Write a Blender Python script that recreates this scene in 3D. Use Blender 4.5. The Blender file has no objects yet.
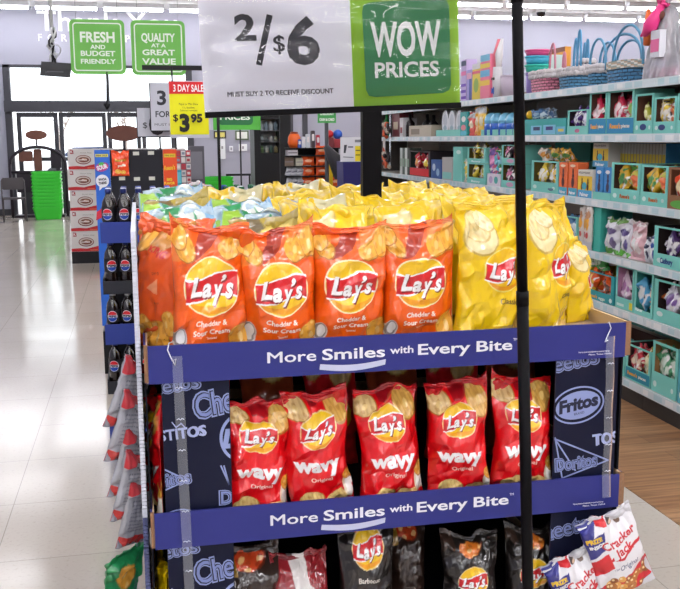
import bpy, math, random
import numpy as np
from mathutils import Vector, Matrix, Euler
random.seed(7); PI = math.pi
COL = bpy.context.scene.collection

# ---------------------------------------------------------------- camera geometry
FPX, YAW, PITCH, ROLL, EYE = 940.0, math.radians(12.0), math.radians(9.4), math.radians(0.35), 1.6
cF = Vector((math.sin(YAW)*math.cos(PITCH), math.cos(YAW)*math.cos(PITCH), -math.sin(PITCH)))
_r = Vector((math.cos(YAW), -math.sin(YAW), 0)); _u = _r.cross(cF)
cR = _r*math.cos(ROLL) - _u*math.sin(ROLL); cU = _u*math.cos(ROLL) + _r*math.sin(ROLL)
EYEP = Vector((0, 0, EYE))
def at(px, py, X=None, Y=None, Z=None):
    """world point that a photograph position shows, on a plane of the room"""
    d = cF + cR*((px-340)/FPX) + cU*((294.5-py)/FPX)
    i, v = (0, X) if X is not None else (1, Y) if Y is not None else (2, Z)
    return EYEP + d*((v-EYEP[i])/d[i])
cam = bpy.data.objects.new('camera', bpy.data.cameras.new('camera')); COL.objects.link(cam)
cam.matrix_world = Matrix(((cR.x, cU.x, -cF.x, 0), (cR.y, cU.y, -cF.y, 0), (cR.z, cU.z, -cF.z, EYE), (0, 0, 0, 1)))
cam.data.sensor_width = 36; cam.data.lens = 36*FPX/680; cam.data.clip_start = .05; cam.data.clip_end = 300
bpy.context.scene.camera = cam

# ---------------------------------------------------------------- materials
def lin(c):
    if isinstance(c, str):
        c = c.lstrip('#'); c = tuple(int(c[i:i+2], 16)/255 for i in (0, 2, 4))
    return tuple((x/12.92 if x <= .04045 else ((x+.055)/1.055)**2.4) for x in c[:3])
_m = {}
def mat(c, rough=.5, metal=0, emit=0, coat=0, trans=0, alpha=1, bump=0, bscale=40, var=0, spec=.5, vcol=False, ior=1.45):
    key = (c, rough, metal, emit, coat, trans, alpha, bump, bscale, var, spec, vcol, ior)
    if key in _m: return _m[key]
    m = bpy.data.materials.new('mat_%03d' % len(_m)); m.use_nodes = True; nt = m.node_tree
    b = nt.nodes['Principled BSDF']; rgb = lin(c) if c else (1, 1, 1)
    b.inputs['Base Color'].default_value = (*rgb, 1); b.inputs['Roughness'].default_value = rough
    b.inputs['Metallic'].default_value = metal; b.inputs['Specular IOR Level'].default_value = spec
    b.inputs['Coat Weight'].default_value = coat; b.inputs['Coat Roughness'].default_value = .04
    b.inputs['Transmission Weight'].default_value = trans; b.inputs['Alpha'].default_value = alpha
    b.inputs['IOR'].default_value = ior
    if emit: b.inputs['Emission Color'].default_value = (*rgb, 1); b.inputs['Emission Strength'].default_value = emit
    tc = None
    if vcol:
        a = nt.nodes.new('ShaderNodeAttribute'); a.attribute_name = 'Print'; nt.links.new(a.outputs['Color'], b.inputs['Base Color'])
    if var or bump:
        tc = nt.nodes.new('ShaderNodeTexCoord')
        n = nt.nodes.new('ShaderNodeTexNoise'); n.inputs['Scale'].default_value = bscale; n.inputs['Detail'].default_value = 4
        nt.links.new(tc.outputs['Object'], n.inputs['Vector'])
        if var and not vcol:
            mx = nt.nodes.new('ShaderNodeMix'); mx.data_type = 'RGBA'
            mx.inputs[6].default_value = (*[x*(1-var) for x in rgb], 1); mx.inputs[7].default_value = (*[min(1, x*(1+var)) for x in rgb], 1)
            nt.links.new(n.outputs['Fac'], mx.inputs[0]); nt.links.new(mx.outputs[2], b.inputs['Base Color'])
        if bump:
            bp = nt.nodes.new('ShaderNodeBump'); bp.inputs['Strength'].default_value = 1; bp.inputs['Distance'].default_value = bump
            nt.links.new(n.outputs['Fac'], bp.inputs['Height']); nt.links.new(bp.outputs['Normal'], b.inputs['Normal'])
    _m[key] = m; return m

# ---------------------------------------------------------------- text as triangles
_t = {}
def text_tris(s, bold=0.0, shear=0.0, space=1.0):
    key = (s, bold, shear, space)
    if key in _t: return _t[key]
    cu = bpy.data.curves.new('t', 'FONT'); cu.body = s; cu.size = 1; cu.resolution_u = 3; cu.offset = bold
    cu.shear = shear; cu.space_character = space; cu.align_x = 'CENTER'
    ob = bpy.data.objects.new('t', cu); COL.objects.link(ob)
    dg = bpy.context.evaluated_depsgraph_get(); me = ob.evaluated_get(dg).to_mesh()
    me.calc_loop_triangles()
    V = np.array([v.co[:2] for v in me.vertices], float).reshape(-1, 2)
    T = np.array([t.vertices[:] for t in me.loop_triangles], int).reshape(-1, 3)
    ob.evaluated_get(dg).to_mesh_clear(); bpy.data.objects.remove(ob); bpy.data.curves.remove(cu)
    _t[key] = (V, T); return V, T
def place_text(s, cx, cy, h, w=None, bold=0.0, shear=0.0, rot=0.0, space=1.0, arc=0.0):
    """triangles of a line of lettering centred on cx, cy; h = capital height, w = total width if it is forced"""
    V, T = text_tris(s, bold, shear, space); V = V.copy()
    if len(V) == 0: return V, T
    x0, x1 = V[:, 0].min(), V[:, 0].max(); k = h/.72
    V[:, 0] = (V[:, 0]-(x0+x1)/2)*(w/(x1-x0) if w else k); V[:, 1] = (V[:, 1]-.36)*k
    if arc: V[:, 1] -= arc*V[:, 0]**2
    c, q = math.cos(rot), math.sin(rot)
    return np.stack([cx+c*V[:, 0]-q*V[:, 1], cy+q*V[:, 0]+c*V[:, 1]], 1), T

# ---------------------------------------------------------------- mesh builder
class MB:
    def __init__(s): s.v = []; s.f = []; s.m = []; s.sm = []; s.mats = []
    def mi(s, m):
        if m not in s.mats: s.mats.append(m)
        return s.mats.index(m)
    def add(s, V, Fc, m, smooth=False, M=None):
        o = len(s.v); k = s.mi(m)
        for p in V:
            p = Vector(p)
            if M is not None: p = M @ p
            s.v.append(tuple(p))
        for f in Fc: s.f.append(tuple(i+o for i in f)); s.m.append(k); s.sm.append(smooth)
        return s
    def box(s, x0, x1, y0, y1, z0, z1, m, M=None):
        V = [(x, y, z) for z in (z0, z1) for y in (y0, y1) for x in (x0, x1)]
        return s.add(V, [(0, 2, 3, 1), (4, 5, 7, 6), (0, 1, 5, 4), (2, 6, 7, 3), (0, 4, 6, 2), (1, 3, 7, 5)], m, False, M)
    def tube(s, pts, r, m, n=8, closed=False, caps=True):
        P = [Vector(p) for p in pts]; N = len(P); V = []; Fc = []; up = None
        for i, p in enumerate(P):
            t = (P[(i+1) % N]-P[i-1]) if closed else (P[min(i+1, N-1)]-P[max(i-1, 0)])
            t.normalize()
            if up is None:
                up = t.orthogonal().normalized()
            a = (up - t*up.dot(t)); a = a.normalized() if a.length > 1e-6 else t.orthogonal().normalized(); up = a; b = t.cross(a)
            rr = r[i] if isinstance(r, (list, tuple)) else r
            for k in range(n): an = 2*PI*k/n; V.append(p+a*(rr*math.cos(an))+b*(rr*math.sin(an)))
        for i in range(N if closed else N-1):
            for k in range(n):
                j = (i+1) % N; Fc.append((i*n+k, i*n+(k+1) % n, j*n+(k+1) % n, j*n+k))
        if caps and not closed: Fc.append(tuple(range(n))[::-1]); Fc.append(tuple((N-1)*n+k for k in range(n)))
        return s.add(V, Fc, m, True)
    def lathe(s, prof, m, n=16, c=(0, 0, 0), sx=1, sy=1, M=None, cap=True):
        V = []; Fc = []
        for r, z in prof:
            for k in range(n): a = 2*PI*k/n; V.append((c[0]+sx*r*math.cos(a), c[1]+sy*r*math.sin(a), c[2]+z))
        for i in range(len(prof)-1):
            for k in range(n): Fc.append((i*n+k, i*n+(k+1) % n, (i+1)*n+(k+1) % n, (i+1)*n+k))
        if cap: Fc.append(tuple(range(n))[::-1]); Fc.append(tuple((len(prof)-1)*n+k for k in range(n)))
        return s.add(V, Fc, m, True, M)
    def prism(s, poly, y0, y1, m, M=None, smooth=False):
        """outline in x, z swept from y0 to y1"""
        n = len(poly); V = [(x, y0, z) for x, z in poly]+[(x, y1, z) for x, z in poly]
        Fc = [tuple(range(n)), tuple(range(2*n-1, n-1, -1))]+[(i, i+n, (i+1) % n+n, (i+1) % n) for i in range(n)]
        return s.add(V, Fc, m, smooth, M)
    def letters(s, VT, m, y=0.0, M=None):
        V, T = VT
        return s.add([(a, y, b) for a, b in V], [tuple(t) for t in T], m, False, M)
    def build(s, name, parent=None, loc=None, rot=None):
        me = bpy.data.meshes.new(name); me.from_pydata(s.v, [], s.f)
        for m in s.mats: me.materials.append(m)
        me.polygons.foreach_set('material_index', s.m); me.polygons.foreach_set('use_smooth', s.sm); me.update()
        o = bpy.data.objects.new(name, me); COL.objects.link(o)
        if parent: o.parent = parent
        if loc is not None: o.location = loc
        if rot is not None: o.rotation_euler = rot
        return o
def rrect(x0, x1, z0, z1, r, n=5):
    P = []
    for cx, cz, a0 in ((x1-r, z0+r, -90), (x1-r, z1-r, 0), (x0+r, z1-r, 90), (x0+r, z0+r, 180)):
        for k in range(n+1): a = math.radians(a0+90*k/n); P.append((cx+r*math.cos(a), cz+r*math.sin(a)))
    return P
def ell(cx, cz, rx, rz, n=28, rot=0):
    c, s = math.cos(rot), math.sin(rot)
    return [(cx+c*rx*math.cos(2*PI*k/n)-s*rz*math.sin(2*PI*k/n), cz+s*rx*math.cos(2*PI*k/n)+c*rz*math.sin(2*PI*k/n)) for k in range(n)]

# ---------------------------------------------------------------- things
def tag(o, label, cat, group=None, kind=None):
    o['label'] = label; o['category'] = cat
    if group: o['group'] = group
    if kind: o['kind'] = kind
    return o
def thing(name, label, cat, loc=(0, 0, 0), rot=(0, 0, 0), group=None):
    o = bpy.data.objects.new(name, None); COL.objects.link(o); o.location = loc; o.rotation_euler = rot; o.empty_display_size = .05
    return tag(o, label, cat, group)
def copy_tree(o, parent=None):
    c = o.copy(); COL.objects.link(c); c.parent = parent
    for ch in KIDS.get(o.name, ()):
        copy_tree2(ch, c)
    return c
KIDS = {}
def copy_tree2(o, parent):
    c = o.copy(); COL.objects.link(c); c.parent = parent
    for ch in KIDS.get(o.name, ()): copy_tree2(ch, c)
def index_kids():
    KIDS.clear()
    for o in bpy.data.objects:
        if o.parent: KIDS.setdefault(o.parent.name, []).append(o)
def struct(o): o['kind'] = 'structure'; return o

# ---------------------------------------------------------------- printed artwork, rasterised to a colour grid
class Art:
    def __init__(s, w, h, res, base):
        s.w, s.h, s.k = w, h, res; s.W, s.H = int(w*res), int(h*res)
        s.a = np.empty((s.H, s.W, 3)); s.a[:] = lin(base)
        s.X, s.Y = np.meshgrid((np.arange(s.W)+.5)/res-w/2, (np.arange(s.H)+.5)/res)
    def put(s, mask, c, op=1.0):
        c = np.array(lin(c)); s.a[mask] = s.a[mask]*(1-op)+c*op; return s
    def ell(s, cx, cy, rx, ry, c, rot=0, op=1.0):
        q, w = math.cos(rot), math.sin(rot); dx, dy = s.X-cx, s.Y-cy
        return s.put(((dx*q+dy*w)/rx)**2+((dy*q-dx*w)/ry)**2 < 1, c, op)
    def chip(s, cx, cy, rx, ry, c='#e9a93a', edge='#b8701c', rot=0, ridges=0):
        s.ell(cx, cy, rx, ry, edge, rot); s.ell(cx-.03*rx, cy+.05*ry, rx*.93, ry*.93, c, rot)
        q, w = math.cos(rot), math.sin(rot); dx, dy = s.X-cx, s.Y-cy; a = (dx*q+dy*w)/rx; b = (dy*q-dx*w)/ry
        ins = a*a+b*b < .8
        if ridges: s.put(ins & (np.sin(a*ridges+b*2) > .35), edge, .35)
        s.put(ins & (np.sin(a*7+3*b+cx*40)*np.cos(b*6-2*a+cy*30) > .45), edge, .45)
        s.put(ins & (np.sin(a*5-2*b+cy*50)*np.cos(b*4+a) > .5), '#f8d98c', .6)
        return s
    def poly(s, P, c, op=1.0):
        ins = np.zeros(s.X.shape, bool); n = len(P)
        for i in range(n):
            (x0, y0), (x1, y1) = P[i], P[(i+1) % n]
            if y0 == y1: continue
            cr = ((s.Y >= y0) != (s.Y >= y1)) & (s.X < x0+(s.Y-y0)*(x1-x0)/(y1-y0)); ins ^= cr
        return s.put(ins, c, op)
    def text(s, t, cx, cy, h, c, **kw):
        V, T = place_text(t, cx, cy, h, **kw); cc = np.array(lin(c))
        if len(V) == 0: return s
        V = np.stack([(V[:, 0]+s.w/2)*s.k-.5, V[:, 1]*s.k-.5], 1)
        for t3 in T:
            p = V[t3]; x0, y0 = np.floor(p.min(0)).astype(int); x1, y1 = np.ceil(p.max(0)).astype(int)+1
            x0, y0 = max(x0, 0), max(y0, 0); x1, y1 = min(x1, s.W), min(y1, s.H)
            if x1 <= x0 or y1 <= y0: continue
            gx, gy = np.meshgrid(np.arange(x0, x1), np.arange(y0, y1)); e = []
            for i in range(3):
                a, b = p[i], p[(i+1) % 3]; e.append((b[0]-a[0])*(gy-a[1])-(b[1]-a[1])*(gx-a[0]))
            ins = ((e[0] >= 0) & (e[1] >= 0) & (e[2] >= 0)) | ((e[0] <= 0) & (e[1] <= 0) & (e[2] <= 0))
            s.a[y0:y1, x0:x1][ins] = cc
        return s
    def sample(s, U, V):
        """U, V in metres -> colour; a small box filter"""
        out = 0
        for dx in (-.33, .33):
            for dy in (-.33, .33):
                ix = np.clip(((U+s.w/2)*s.k+dx*s.f).astype(int), 0, s.W-1); iy = np.clip((V*s.k+dy*s.f).astype(int), 0, s.H-1)
                out = out+s.a[iy, ix]
        return out/4
    f = 1.5

def noise2(X, Y, seed, scale):
    """smooth value noise in -1..1"""
    rs = np.random.RandomState(seed); G = rs.rand(64, 64)*2-1
    x, y = X*scale+100, Y*scale+100; xi, yi = np.floor(x).astype(int), np.floor(y).astype(int); fx, fy = x-xi, y-yi
    fx, fy = fx*fx*(3-2*fx), fy*fy*(3-2*fy); g = lambda a, b: G[a % 64, b % 64]
    return (g(xi, yi)*(1-fx)+g(xi+1, yi)*fx)*(1-fy)+(g(xi, yi+1)*(1-fx)+g(xi+1, yi+1)*fx)*fy
def facet(X, Y, seed, scale, ang=0.0, stretch=1.0):
    c, s = math.cos(ang), math.sin(ang); X, Y = c*X+s*Y, (c*Y-s*X)*stretch
    rs = np.random.RandomState(seed % 9973); G = rs.rand(64, 64)*2-1; x, y = X*scale+100, Y*scale+100
    xi, yi = np.floor(x).astype(int), np.floor(y).astype(int); fx, fy = x-xi, y-yi; g = lambda a, b: G[a % 64, b % 64]
    up = fx > fy; A, B, Cc, Dd = g(xi, yi), g(xi+1, yi), g(xi, yi+1), g(xi+1, yi+1)
    return np.where(up, A+(B-A)*fx+(Dd-B)*fy, A+(Dd-Cc)*fx+(Cc-A)*fy)
def ridge(X, Y, seed, scale, ang=0.0, stretch=1.0):
    c, s = math.cos(ang), math.sin(ang); return 1-2*np.abs(noise2((c*X+s*Y), (c*Y-s*X)*stretch, seed, scale))

def grid_faces(nu, nv, off=0, flip=False):
    i, j = np.meshgrid(np.arange(nu-1), np.arange(nv-1)); a = (j*nu+i).ravel()+off
    q = np.stack([a, a+1, a+nu+1, a+nu], 1)
    return q[:, ::-1] if flip else q
def mesh_np(name, V, Q, C, m, parent=None, smooth=True):
    me = bpy.data.meshes.new(name); me.vertices.add(len(V)); me.vertices.foreach_set('co', V.astype(np.float32).ravel())
    n = len(Q); me.loops.add(n*4); me.loops.foreach_set('vertex_index', Q.astype(np.int32).ravel())
    me.polygons.add(n); me.polygons.foreach_set('loop_start', np.arange(0, n*4, 4, dtype=np.int32))
    me.polygons.foreach_set('use_smooth', np.full(n, smooth)); me.materials.append(m); me.update(calc_edges=True)
    if C is not None:
        ca = me.color_attributes.new('Print', 'FLOAT_COLOR', 'POINT'); c4 = np.ones((len(V), 4), np.float32); c4[:, :3] = C
        ca.data.foreach_set('color', c4.ravel())
    o = bpy.data.objects.new(name, me); COL.objects.link(o)
    if parent: o.parent = parent
    return o

def FILM():
    if 'FILM' in _m: return _m['FILM']
    m = mat(None, rough=.38, coat=.9, vcol=True, spec=.25); nt = m.node_tree; N = nt.nodes; L = nt.links; b = N['Principled BSDF']
    tc = N.new('ShaderNodeTexCoord'); mp = N.new('ShaderNodeMapping'); mp.inputs['Scale'].default_value = (1, 1, .55); mp.inputs['Rotation'].default_value = (0, .5, 0); L.new(tc.outputs['Object'], mp.inputs['Vector'])
    n = N.new('ShaderNodeTexNoise'); n.noise_type = 'RIDGED_MULTIFRACTAL'; n.inputs['Scale'].default_value = 19; n.inputs['Detail'].default_value = 3.0; n.inputs['Distortion'].default_value = .5
    L.new(mp.outputs[0], n.inputs['Vector']); bp = N.new('ShaderNodeBump'); bp.inputs['Strength'].default_value = 1; bp.inputs['Distance'].default_value = .006
    L.new(n.outputs['Fac'], bp.inputs['Height']); L.new(bp.outputs['Normal'], b.inputs['Normal']); L.new(bp.outputs['Normal'], b.inputs['Coat Normal'])
    b.inputs['Coat Roughness'].default_value = .03; b.inputs['Coat IOR'].default_value = 1.6
    _m['FILM'] = m; return m
def bag_mesh(name, art, back, W, H, D, nu=60, nv=90, seed=0, crease=1.0, ear=(.02, .02), fold=.35, seal=.05, parent=None, m=None, slump=0.0, hang=False):
    """a pillow bag standing on its bottom edge: x width, -y front, z up, with seals, puffed middle and creased film"""
    u = np.linspace(-1, 1, nu); v = np.linspace(0, 1, nv); U, V = np.meshgrid(u, v); rs = random.Random(seed)
    edge = np.clip((1-np.abs(U)**2.6), 0, 1)**.55
    prof = np.clip(np.sin(PI*np.clip((V+.10)/(1.10-seal), 0, 1)), 0, 1)**.55 if not hang else np.clip(np.sin(PI*np.clip(V, 0, 1)), 0, 1)**.6
    T = D/2*prof
    hw = W/2*(1-.09*np.sin(PI*V)**.8+.03*noise2(V*3, U*0+seed, seed+1, 2.2)*np.abs(U))
    X = U*hw+slump*W*.18*noise2(V, V*0, seed+9, 2.5); Z = V*H
    Z = Z+np.clip((V-.78)/.22, 0, 1)**1.5*(np.where(U < 0, ear[0], ear[1])*np.abs(U)**2.2+.012*noise2(U, U*0, seed+3, 2.5))
    Yoff = np.clip((V-.72)/.28, 0, 1)**1.4*fold*H*.35+.006*slump*noise2(U, V, seed+5, 2)
    out = []
    for sgn, sd in ((-1, seed), (1, seed+50)):
        seamness = np.clip(1-np.abs(V-1)/.30, 0, 1)**1.0*1.7+np.clip(1-V/.16, 0, 1)*.9+np.abs(U)**3*1.0+.62
        xa, ya = X/W*1.0, Z/W
        n = 1.55*(facet(xa, ya, sd, 3.4, .6, .6)*.0105+facet(xa, ya, sd+1, 6.5, -.7, .6)*.0080+facet(xa, ya, sd+2, 13, .25, .6)*.0038
             + noise2(xa, ya, sd+4, 2.3)*.005)*crease*seamness*(W/.22)*(1-.65*np.clip((V-(1-seal*1.6))/(seal*1.2), 0, 1))
        sealz = np.clip((V-(1-seal))/(seal*.4), 0, 1); botz = np.clip((seal*.6-V)/(seal*.6), 0, 1) if hang else 0*V
        flat = np.clip(1-sealz-botz, 0, 1)
        thick = T*edge+.0015
        zig = (sealz+botz)*.0016*np.sin(Z*900)
        Y = sgn*thick*np.maximum(flat, .06)+Yoff+(n*edge**.5)*(.35+.65*flat)*(1 if sgn < 0 else -1)+zig+(sealz*.010*noise2(U, U*0+sd, seed+12, 3))
        out.append(np.stack([X, Y, np.maximum(Z+.35*n*(V > .1), 0.0005)], -1).reshape(-1, 3))
    C0 = art.sample((U*art.w/2).ravel(), (V*art.h).ravel()) if isinstance(art, Art) else np.tile(np.array(lin(art)), (nu*nv, 1))
    C1 = np.tile(np.array(lin(back)), (nu*nv, 1))
    Vt = np.concatenate(out); Q = np.concatenate([grid_faces(nu, nv), grid_faces(nu, nv, nu*nv, True)])
    # close the two side seams
    j = np.arange(nv-1); L = np.stack([j*nu, (j+1)*nu, (j+1)*nu+nu*nv, j*nu+nu*nv], 1); Rr = np.stack([j*nu+nu-1, j*nu+nu-1+nu*nv, (j+1)*nu+nu-1+nu*nv, (j+1)*nu+nu-1], 1)
    i = np.arange(nu-1); Bt = np.stack([i, i+nu*nv, i+1+nu*nv, i+1], 1); tp = (nv-1)*nu; Tp = np.stack([tp+i, tp+i+1, tp+i+1+nu*nv, tp+i+nu*nv], 1)
    return mesh_np(name, Vt, np.concatenate([Q, L, Rr, Bt, Tp]), np.concatenate([C0, C1]), m or FILM(), parent)
# ================================================================ the room
BY, CZ = 21.5, 4.4                                                   # back wall, ceiling
WALL = mat('#a3a3b1', rough=.85, var=.03, bscale=1.5)
def plank_mat():
    m = bpy.data.materials.new('wood_planks'); m.use_nodes = True; nt = m.node_tree; N = nt.nodes; L = nt.links; b = N['Principled BSDF']
    tc = N.new('ShaderNodeTexCoord'); mp = N.new('ShaderNodeMapping'); mp.inputs['Rotation'].default_value = (0, 0, 0)
    L.new(tc.outputs['Object'], mp.inputs['Vector'])
    br = N.new('ShaderNodeTexBrick'); br.inputs['Scale'].default_value = 1; br.inputs['Brick Width'].default_value = 1.3; br.inputs['Row Height'].default_value = .14
    br.inputs['Mortar Size'].default_value = .002; br.inputs['Color1'].default_value = (*lin('#b98e66'), 1); br.inputs['Color2'].default_value = (*lin('#976a45'), 1)
    br.inputs['Mortar'].default_value = (*lin('#7d5a3e'), 1); L.new(mp.outputs[0], br.inputs['Vector'])
    st = N.new('ShaderNodeMapping'); st.inputs['Scale'].default_value = (1.2, 22, 1); L.new(tc.outputs['Object'], st.inputs['Vector'])
    n = N.new('ShaderNodeTexNoise'); n.inputs['Scale'].default_value = 2.2; n.inputs['Detail'].default_value = 6; L.new(st.outputs[0], n.inputs['Vector'])
    r = N.new('ShaderNodeValToRGB'); r.color_ramp.elements[0].position = .35; r.color_ramp.elements[0].color = (.42, .36, .3, 1); r.color_ramp.elements[1].position = .62; r.color_ramp.elements[1].color = (1, 1, 1, 1)
    L.new(n.outputs['Fac'], r.inputs[0]); mx = N.new('ShaderNodeMix'); mx.data_type = 'RGBA'; mx.blend_type = 'MULTIPLY'; mx.inputs[0].default_value = .8
    L.new(br.outputs['Color'], mx.inputs[6]); L.new(r.outputs[0], mx.inputs[7]); L.new(mx.outputs[2], b.inputs['Base Color']); b.inputs['Roughness'].default_value = .42
    return m
def tile_mat():
    m = bpy.data.materials.new('vinyl_tile'); m.use_nodes = True; nt = m.node_tree; N = nt.nodes; L = nt.links; b = N['Principled BSDF']
    tc = N.new('ShaderNodeTexCoord'); br = N.new('ShaderNodeTexBrick'); br.offset = 0; br.inputs['Scale'].default_value = 1
    br.inputs['Brick Width'].default_value = .6; br.inputs['Row Height'].default_value = .6; br.inputs['Mortar Size'].default_value = .0018; br.inputs['Bias'].default_value = -.5
    br.inputs['Color1'].default_value = (*lin('#cbc0b4'), 1); br.inputs['Color2'].default_value = (*lin('#c3b8ab'), 1); br.inputs['Mortar'].default_value = (*lin('#a0968c'), 1)
    L.new(tc.outputs['Object'], br.inputs['Vector'])
    n = N.new('ShaderNodeTexNoise'); n.inputs['Scale'].default_value = 60; n.inputs['Detail'].default_value = 5; L.new(tc.outputs['Object'], n.inputs['Vector'])
    r = N.new('ShaderNodeValToRGB'); r.color_ramp.elements[0].position = .3; r.color_ramp.elements[0].color = (.86, .84, .82, 1); r.color_ramp.elements[1].position = .45
    L.new(n.outputs['Fac'], r.inputs[0]); mx = N.new('ShaderNodeMix'); mx.data_type = 'RGBA'; mx.blend_type = 'MULTIPLY'; mx.inputs[0].default_value = .7
    L.new(br.outputs['Color'], mx.inputs[6]); L.new(r.outputs[0], mx.inputs[7]); L.new(mx.outputs[2], b.inputs['Base Color'])
    n2 = N.new('ShaderNodeTexNoise'); n2.inputs['Scale'].default_value = 1.6; n2.inputs['Detail'].default_value = 3; L.new(tc.outputs['Object'], n2.inputs['Vector'])
    r2 = N.new('ShaderNodeMapRange'); r2.inputs['To Min'].default_value = .06; r2.inputs['To Max'].default_value = .22; L.new(n2.outputs['Fac'], r2.inputs[0]); L.new(r2.outputs[0], b.inputs['Roughness'])
    bp_ = N.new('ShaderNodeBump'); bp_.inputs['Distance'].default_value = .006; bp_.inputs['Strength'].default_value = .35; L.new(n2.outputs['Fac'], bp_.inputs['Height']); L.new(bp_.outputs[0], b.inputs['Normal'])
    b.inputs['Specular IOR Level'].default_value = .8
    return m
struct(MB().box(-5, 2.15, -20, BY, -.1, 0, tile_mat()).build('floor'))
struct(MB().box(2.153, 14, -20, BY, -.1, 0.001, plank_mat()).build('floor_wood'))
struct(MB().box(-5, 14, -20, BY+.2, CZ, CZ+.1, mat('#d8d8da', rough=.9, var=.03, bscale=2)).build('ceiling'))
struct(MB().box(-5.1, -5, -20, BY, 0, CZ, WALL).build('wall_left'))
struct(MB().box(14, 14.1, -20, BY, 0, CZ, WALL).build('wall_right'))
struct(MB().box(-5, 14, -20.1, -20, 0, CZ, WALL).build('wall_front'))
# back wall with the entrance opening cut in it
OX0, OX1, OZ = -2.72, 1.25, 3.2
w = MB(); w.box(-5, OX0, BY, BY+.2, 0, CZ, WALL).box(OX1, 14, BY, BY+.2, 0, CZ, WALL).box(OX0, OX1, BY, BY+.2, OZ, CZ, WALL)
wb = struct(w.build('wall_back'))
WHT = mat('#ffffff', rough=.5)
def wl(px, py): p = at(px, py, Y=BY-.01); return p
a0, a1 = wl(38, 31), wl(178, 31); lt = MB()
p = wl(108, 21.5); lt.letters(place_text('Thank You', p.x, p.z, .42, w=(a1-a0).length, bold=.012), WHT, BY-.012)
p = wl(86, 38); lt.letters(place_text('FOR SHOPPING', p.x+.3, p.z, .15, bold=.01, space=2.0), WHT, BY-.012)
lt.build('wall_lettering', wb)
# entrance: dark metal frame, glass doors, transom
DK = mat('#3a3a40', rough=.4, metal=.3); GLS = mat('#e6eef2', rough=.02, trans=1, ior=1.02, alpha=.35)
fr = MB()
def zb(py, px=60): return at(px, py, Y=BY).z
fr.box(OX0, OX0+.14, BY-.06, BY+.1, 0, OZ, DK).box(OX1-.14, OX1, BY-.06, BY+.1, 0, OZ, DK).box(OX0, OX1, BY-.06, BY+.1, OZ-.06, OZ, DK)
fr.box(OX0, OX1, BY-.16, BY+.1, zb(112), zb(101), DK)
wx = at(108, 90, Y=BY).x; fr.box(wx-.03, wx+.03, BY-.06, BY+.06, zb(101), OZ, DK)
f1 = struct(fr.build('door_frame'))
def leaf(n, x0, x1, zt, rail=None, kick=.3):
    m = MB(); t = .09
    m.box(x0, x0+t, BY-.04, BY+.02, 0.01, zt, DK).box(x1-t, x1, BY-.04, BY+.02, 0.01, zt, DK).box(x0+t, x1-t, BY-.04, BY+.02, zt-.1, zt, DK).box(x0+t, x1-t, BY-.04, BY+.02, 0.01, kick, DK)
    if rail: m.box(x0+t, x1-t, BY-.05, BY+.03, rail-.04, rail+.04, DK)
    o = struct(m.build('door_%d' % n)); MB().box(x0+t, x1-t, BY-.012, BY-.004, kick, zt-.1, GLS).build('glass_pane', o); return o
zt = zb(112)
xs = [at(x, 150, Y=BY).x for x in (18, 60, 108, 142, 176)]
for n in range(4): leaf(n+1, xs[n]+.01, xs[n+1]-.01, zt-.01, rail=zb(159), kick=.5 if n == 0 else .3)
for n, (a, b) in enumerate(((OX0+.14, wx-.03), (wx+.03, OX1-.14))):
    o = struct(MB().box(a, b, BY-.01, BY, zb(101), OZ-.06, GLS).build('window_%d' % (n+1)))
MB().box(-4.95, 2.1, BY-.02, BY-.001, 0, .12, DK)
struct(MB().box(-5, OX0, BY-.02, BY-.001, 0, .14, DK).build('baseboard_back'))
# outside: pale lot, bare trees and a parked car
struct(MB().box(-60, 60, BY+.2, 120, -.12, -.02, mat('#c9c6c2', rough=.9, var=.05, bscale=.3)).build('pavement_outside'))
p = at(90, 136, Y=38); cr = thing('parked_car', 'white car parked outside beyond the glass entrance doors', 'car', (p.x, 38, -.02))
CB = mat('#eef0f5', rough=.25, coat=.5); DG = mat('#454c66', rough=.1)
body = [(-2.1, .35), (-2.15, .75), (-1.9, .95), (-1.2, 1.02), (-.65, 1.42), (.65, 1.45), (1.25, 1.02), (2.0, .9), (2.15, .6), (2.1, .35)]
MB().prism(body, -.85, .85, CB).build('body', cr)
MB().prism([(-1.05, 1.03), (-.58, 1.36), (.6, 1.38), (1.08, 1.03)], -.86, .86, DG).build('window', cr)
for x in (-1.3, 1.3):
    for y in (-.8, .8): MB().lathe([(.0, -.1), (.33, -.1), (.33, .1), (0, .1)], mat('#2b2b2e', rough=.7), M=Matrix.Translation((x, y, .33)) @ Matrix.Rotation(PI/2, 4, 'X')).build('wheel', cr)
rs = random.Random(4); BK = mat('#9c8f88', rough=.9)
for i in range(7):
    m = MB(); x = -12+i*3.9+rs.uniform(-.5, .5)
    def br(p, d, l, r, n):
        q = p+d*l; m.tube([p, (p+q)/2+Vector((rs.uniform(-.1, .1), 0, 0))*l*.3, q], [r, r*.8, r*.6], BK, n=5)
        if n:
            for k in range(3): br(q, (d+Vector((rs.uniform(-.8, .8), rs.uniform(-.5, .5), rs.uniform(-.1, .5)))).normalized(), l*.68, r*.55, n-1)
    br(Vector((0, 0, 0)), Vector((0, 0, 1)), 1.5, .13, 4)
    tag(m.build('bare_tree', loc=(x, 55+rs.uniform(-4, 4), -.02)), 'leafless tree far outside beyond the entrance glass', 'tree', 'bare trees outside the entrance')
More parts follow.
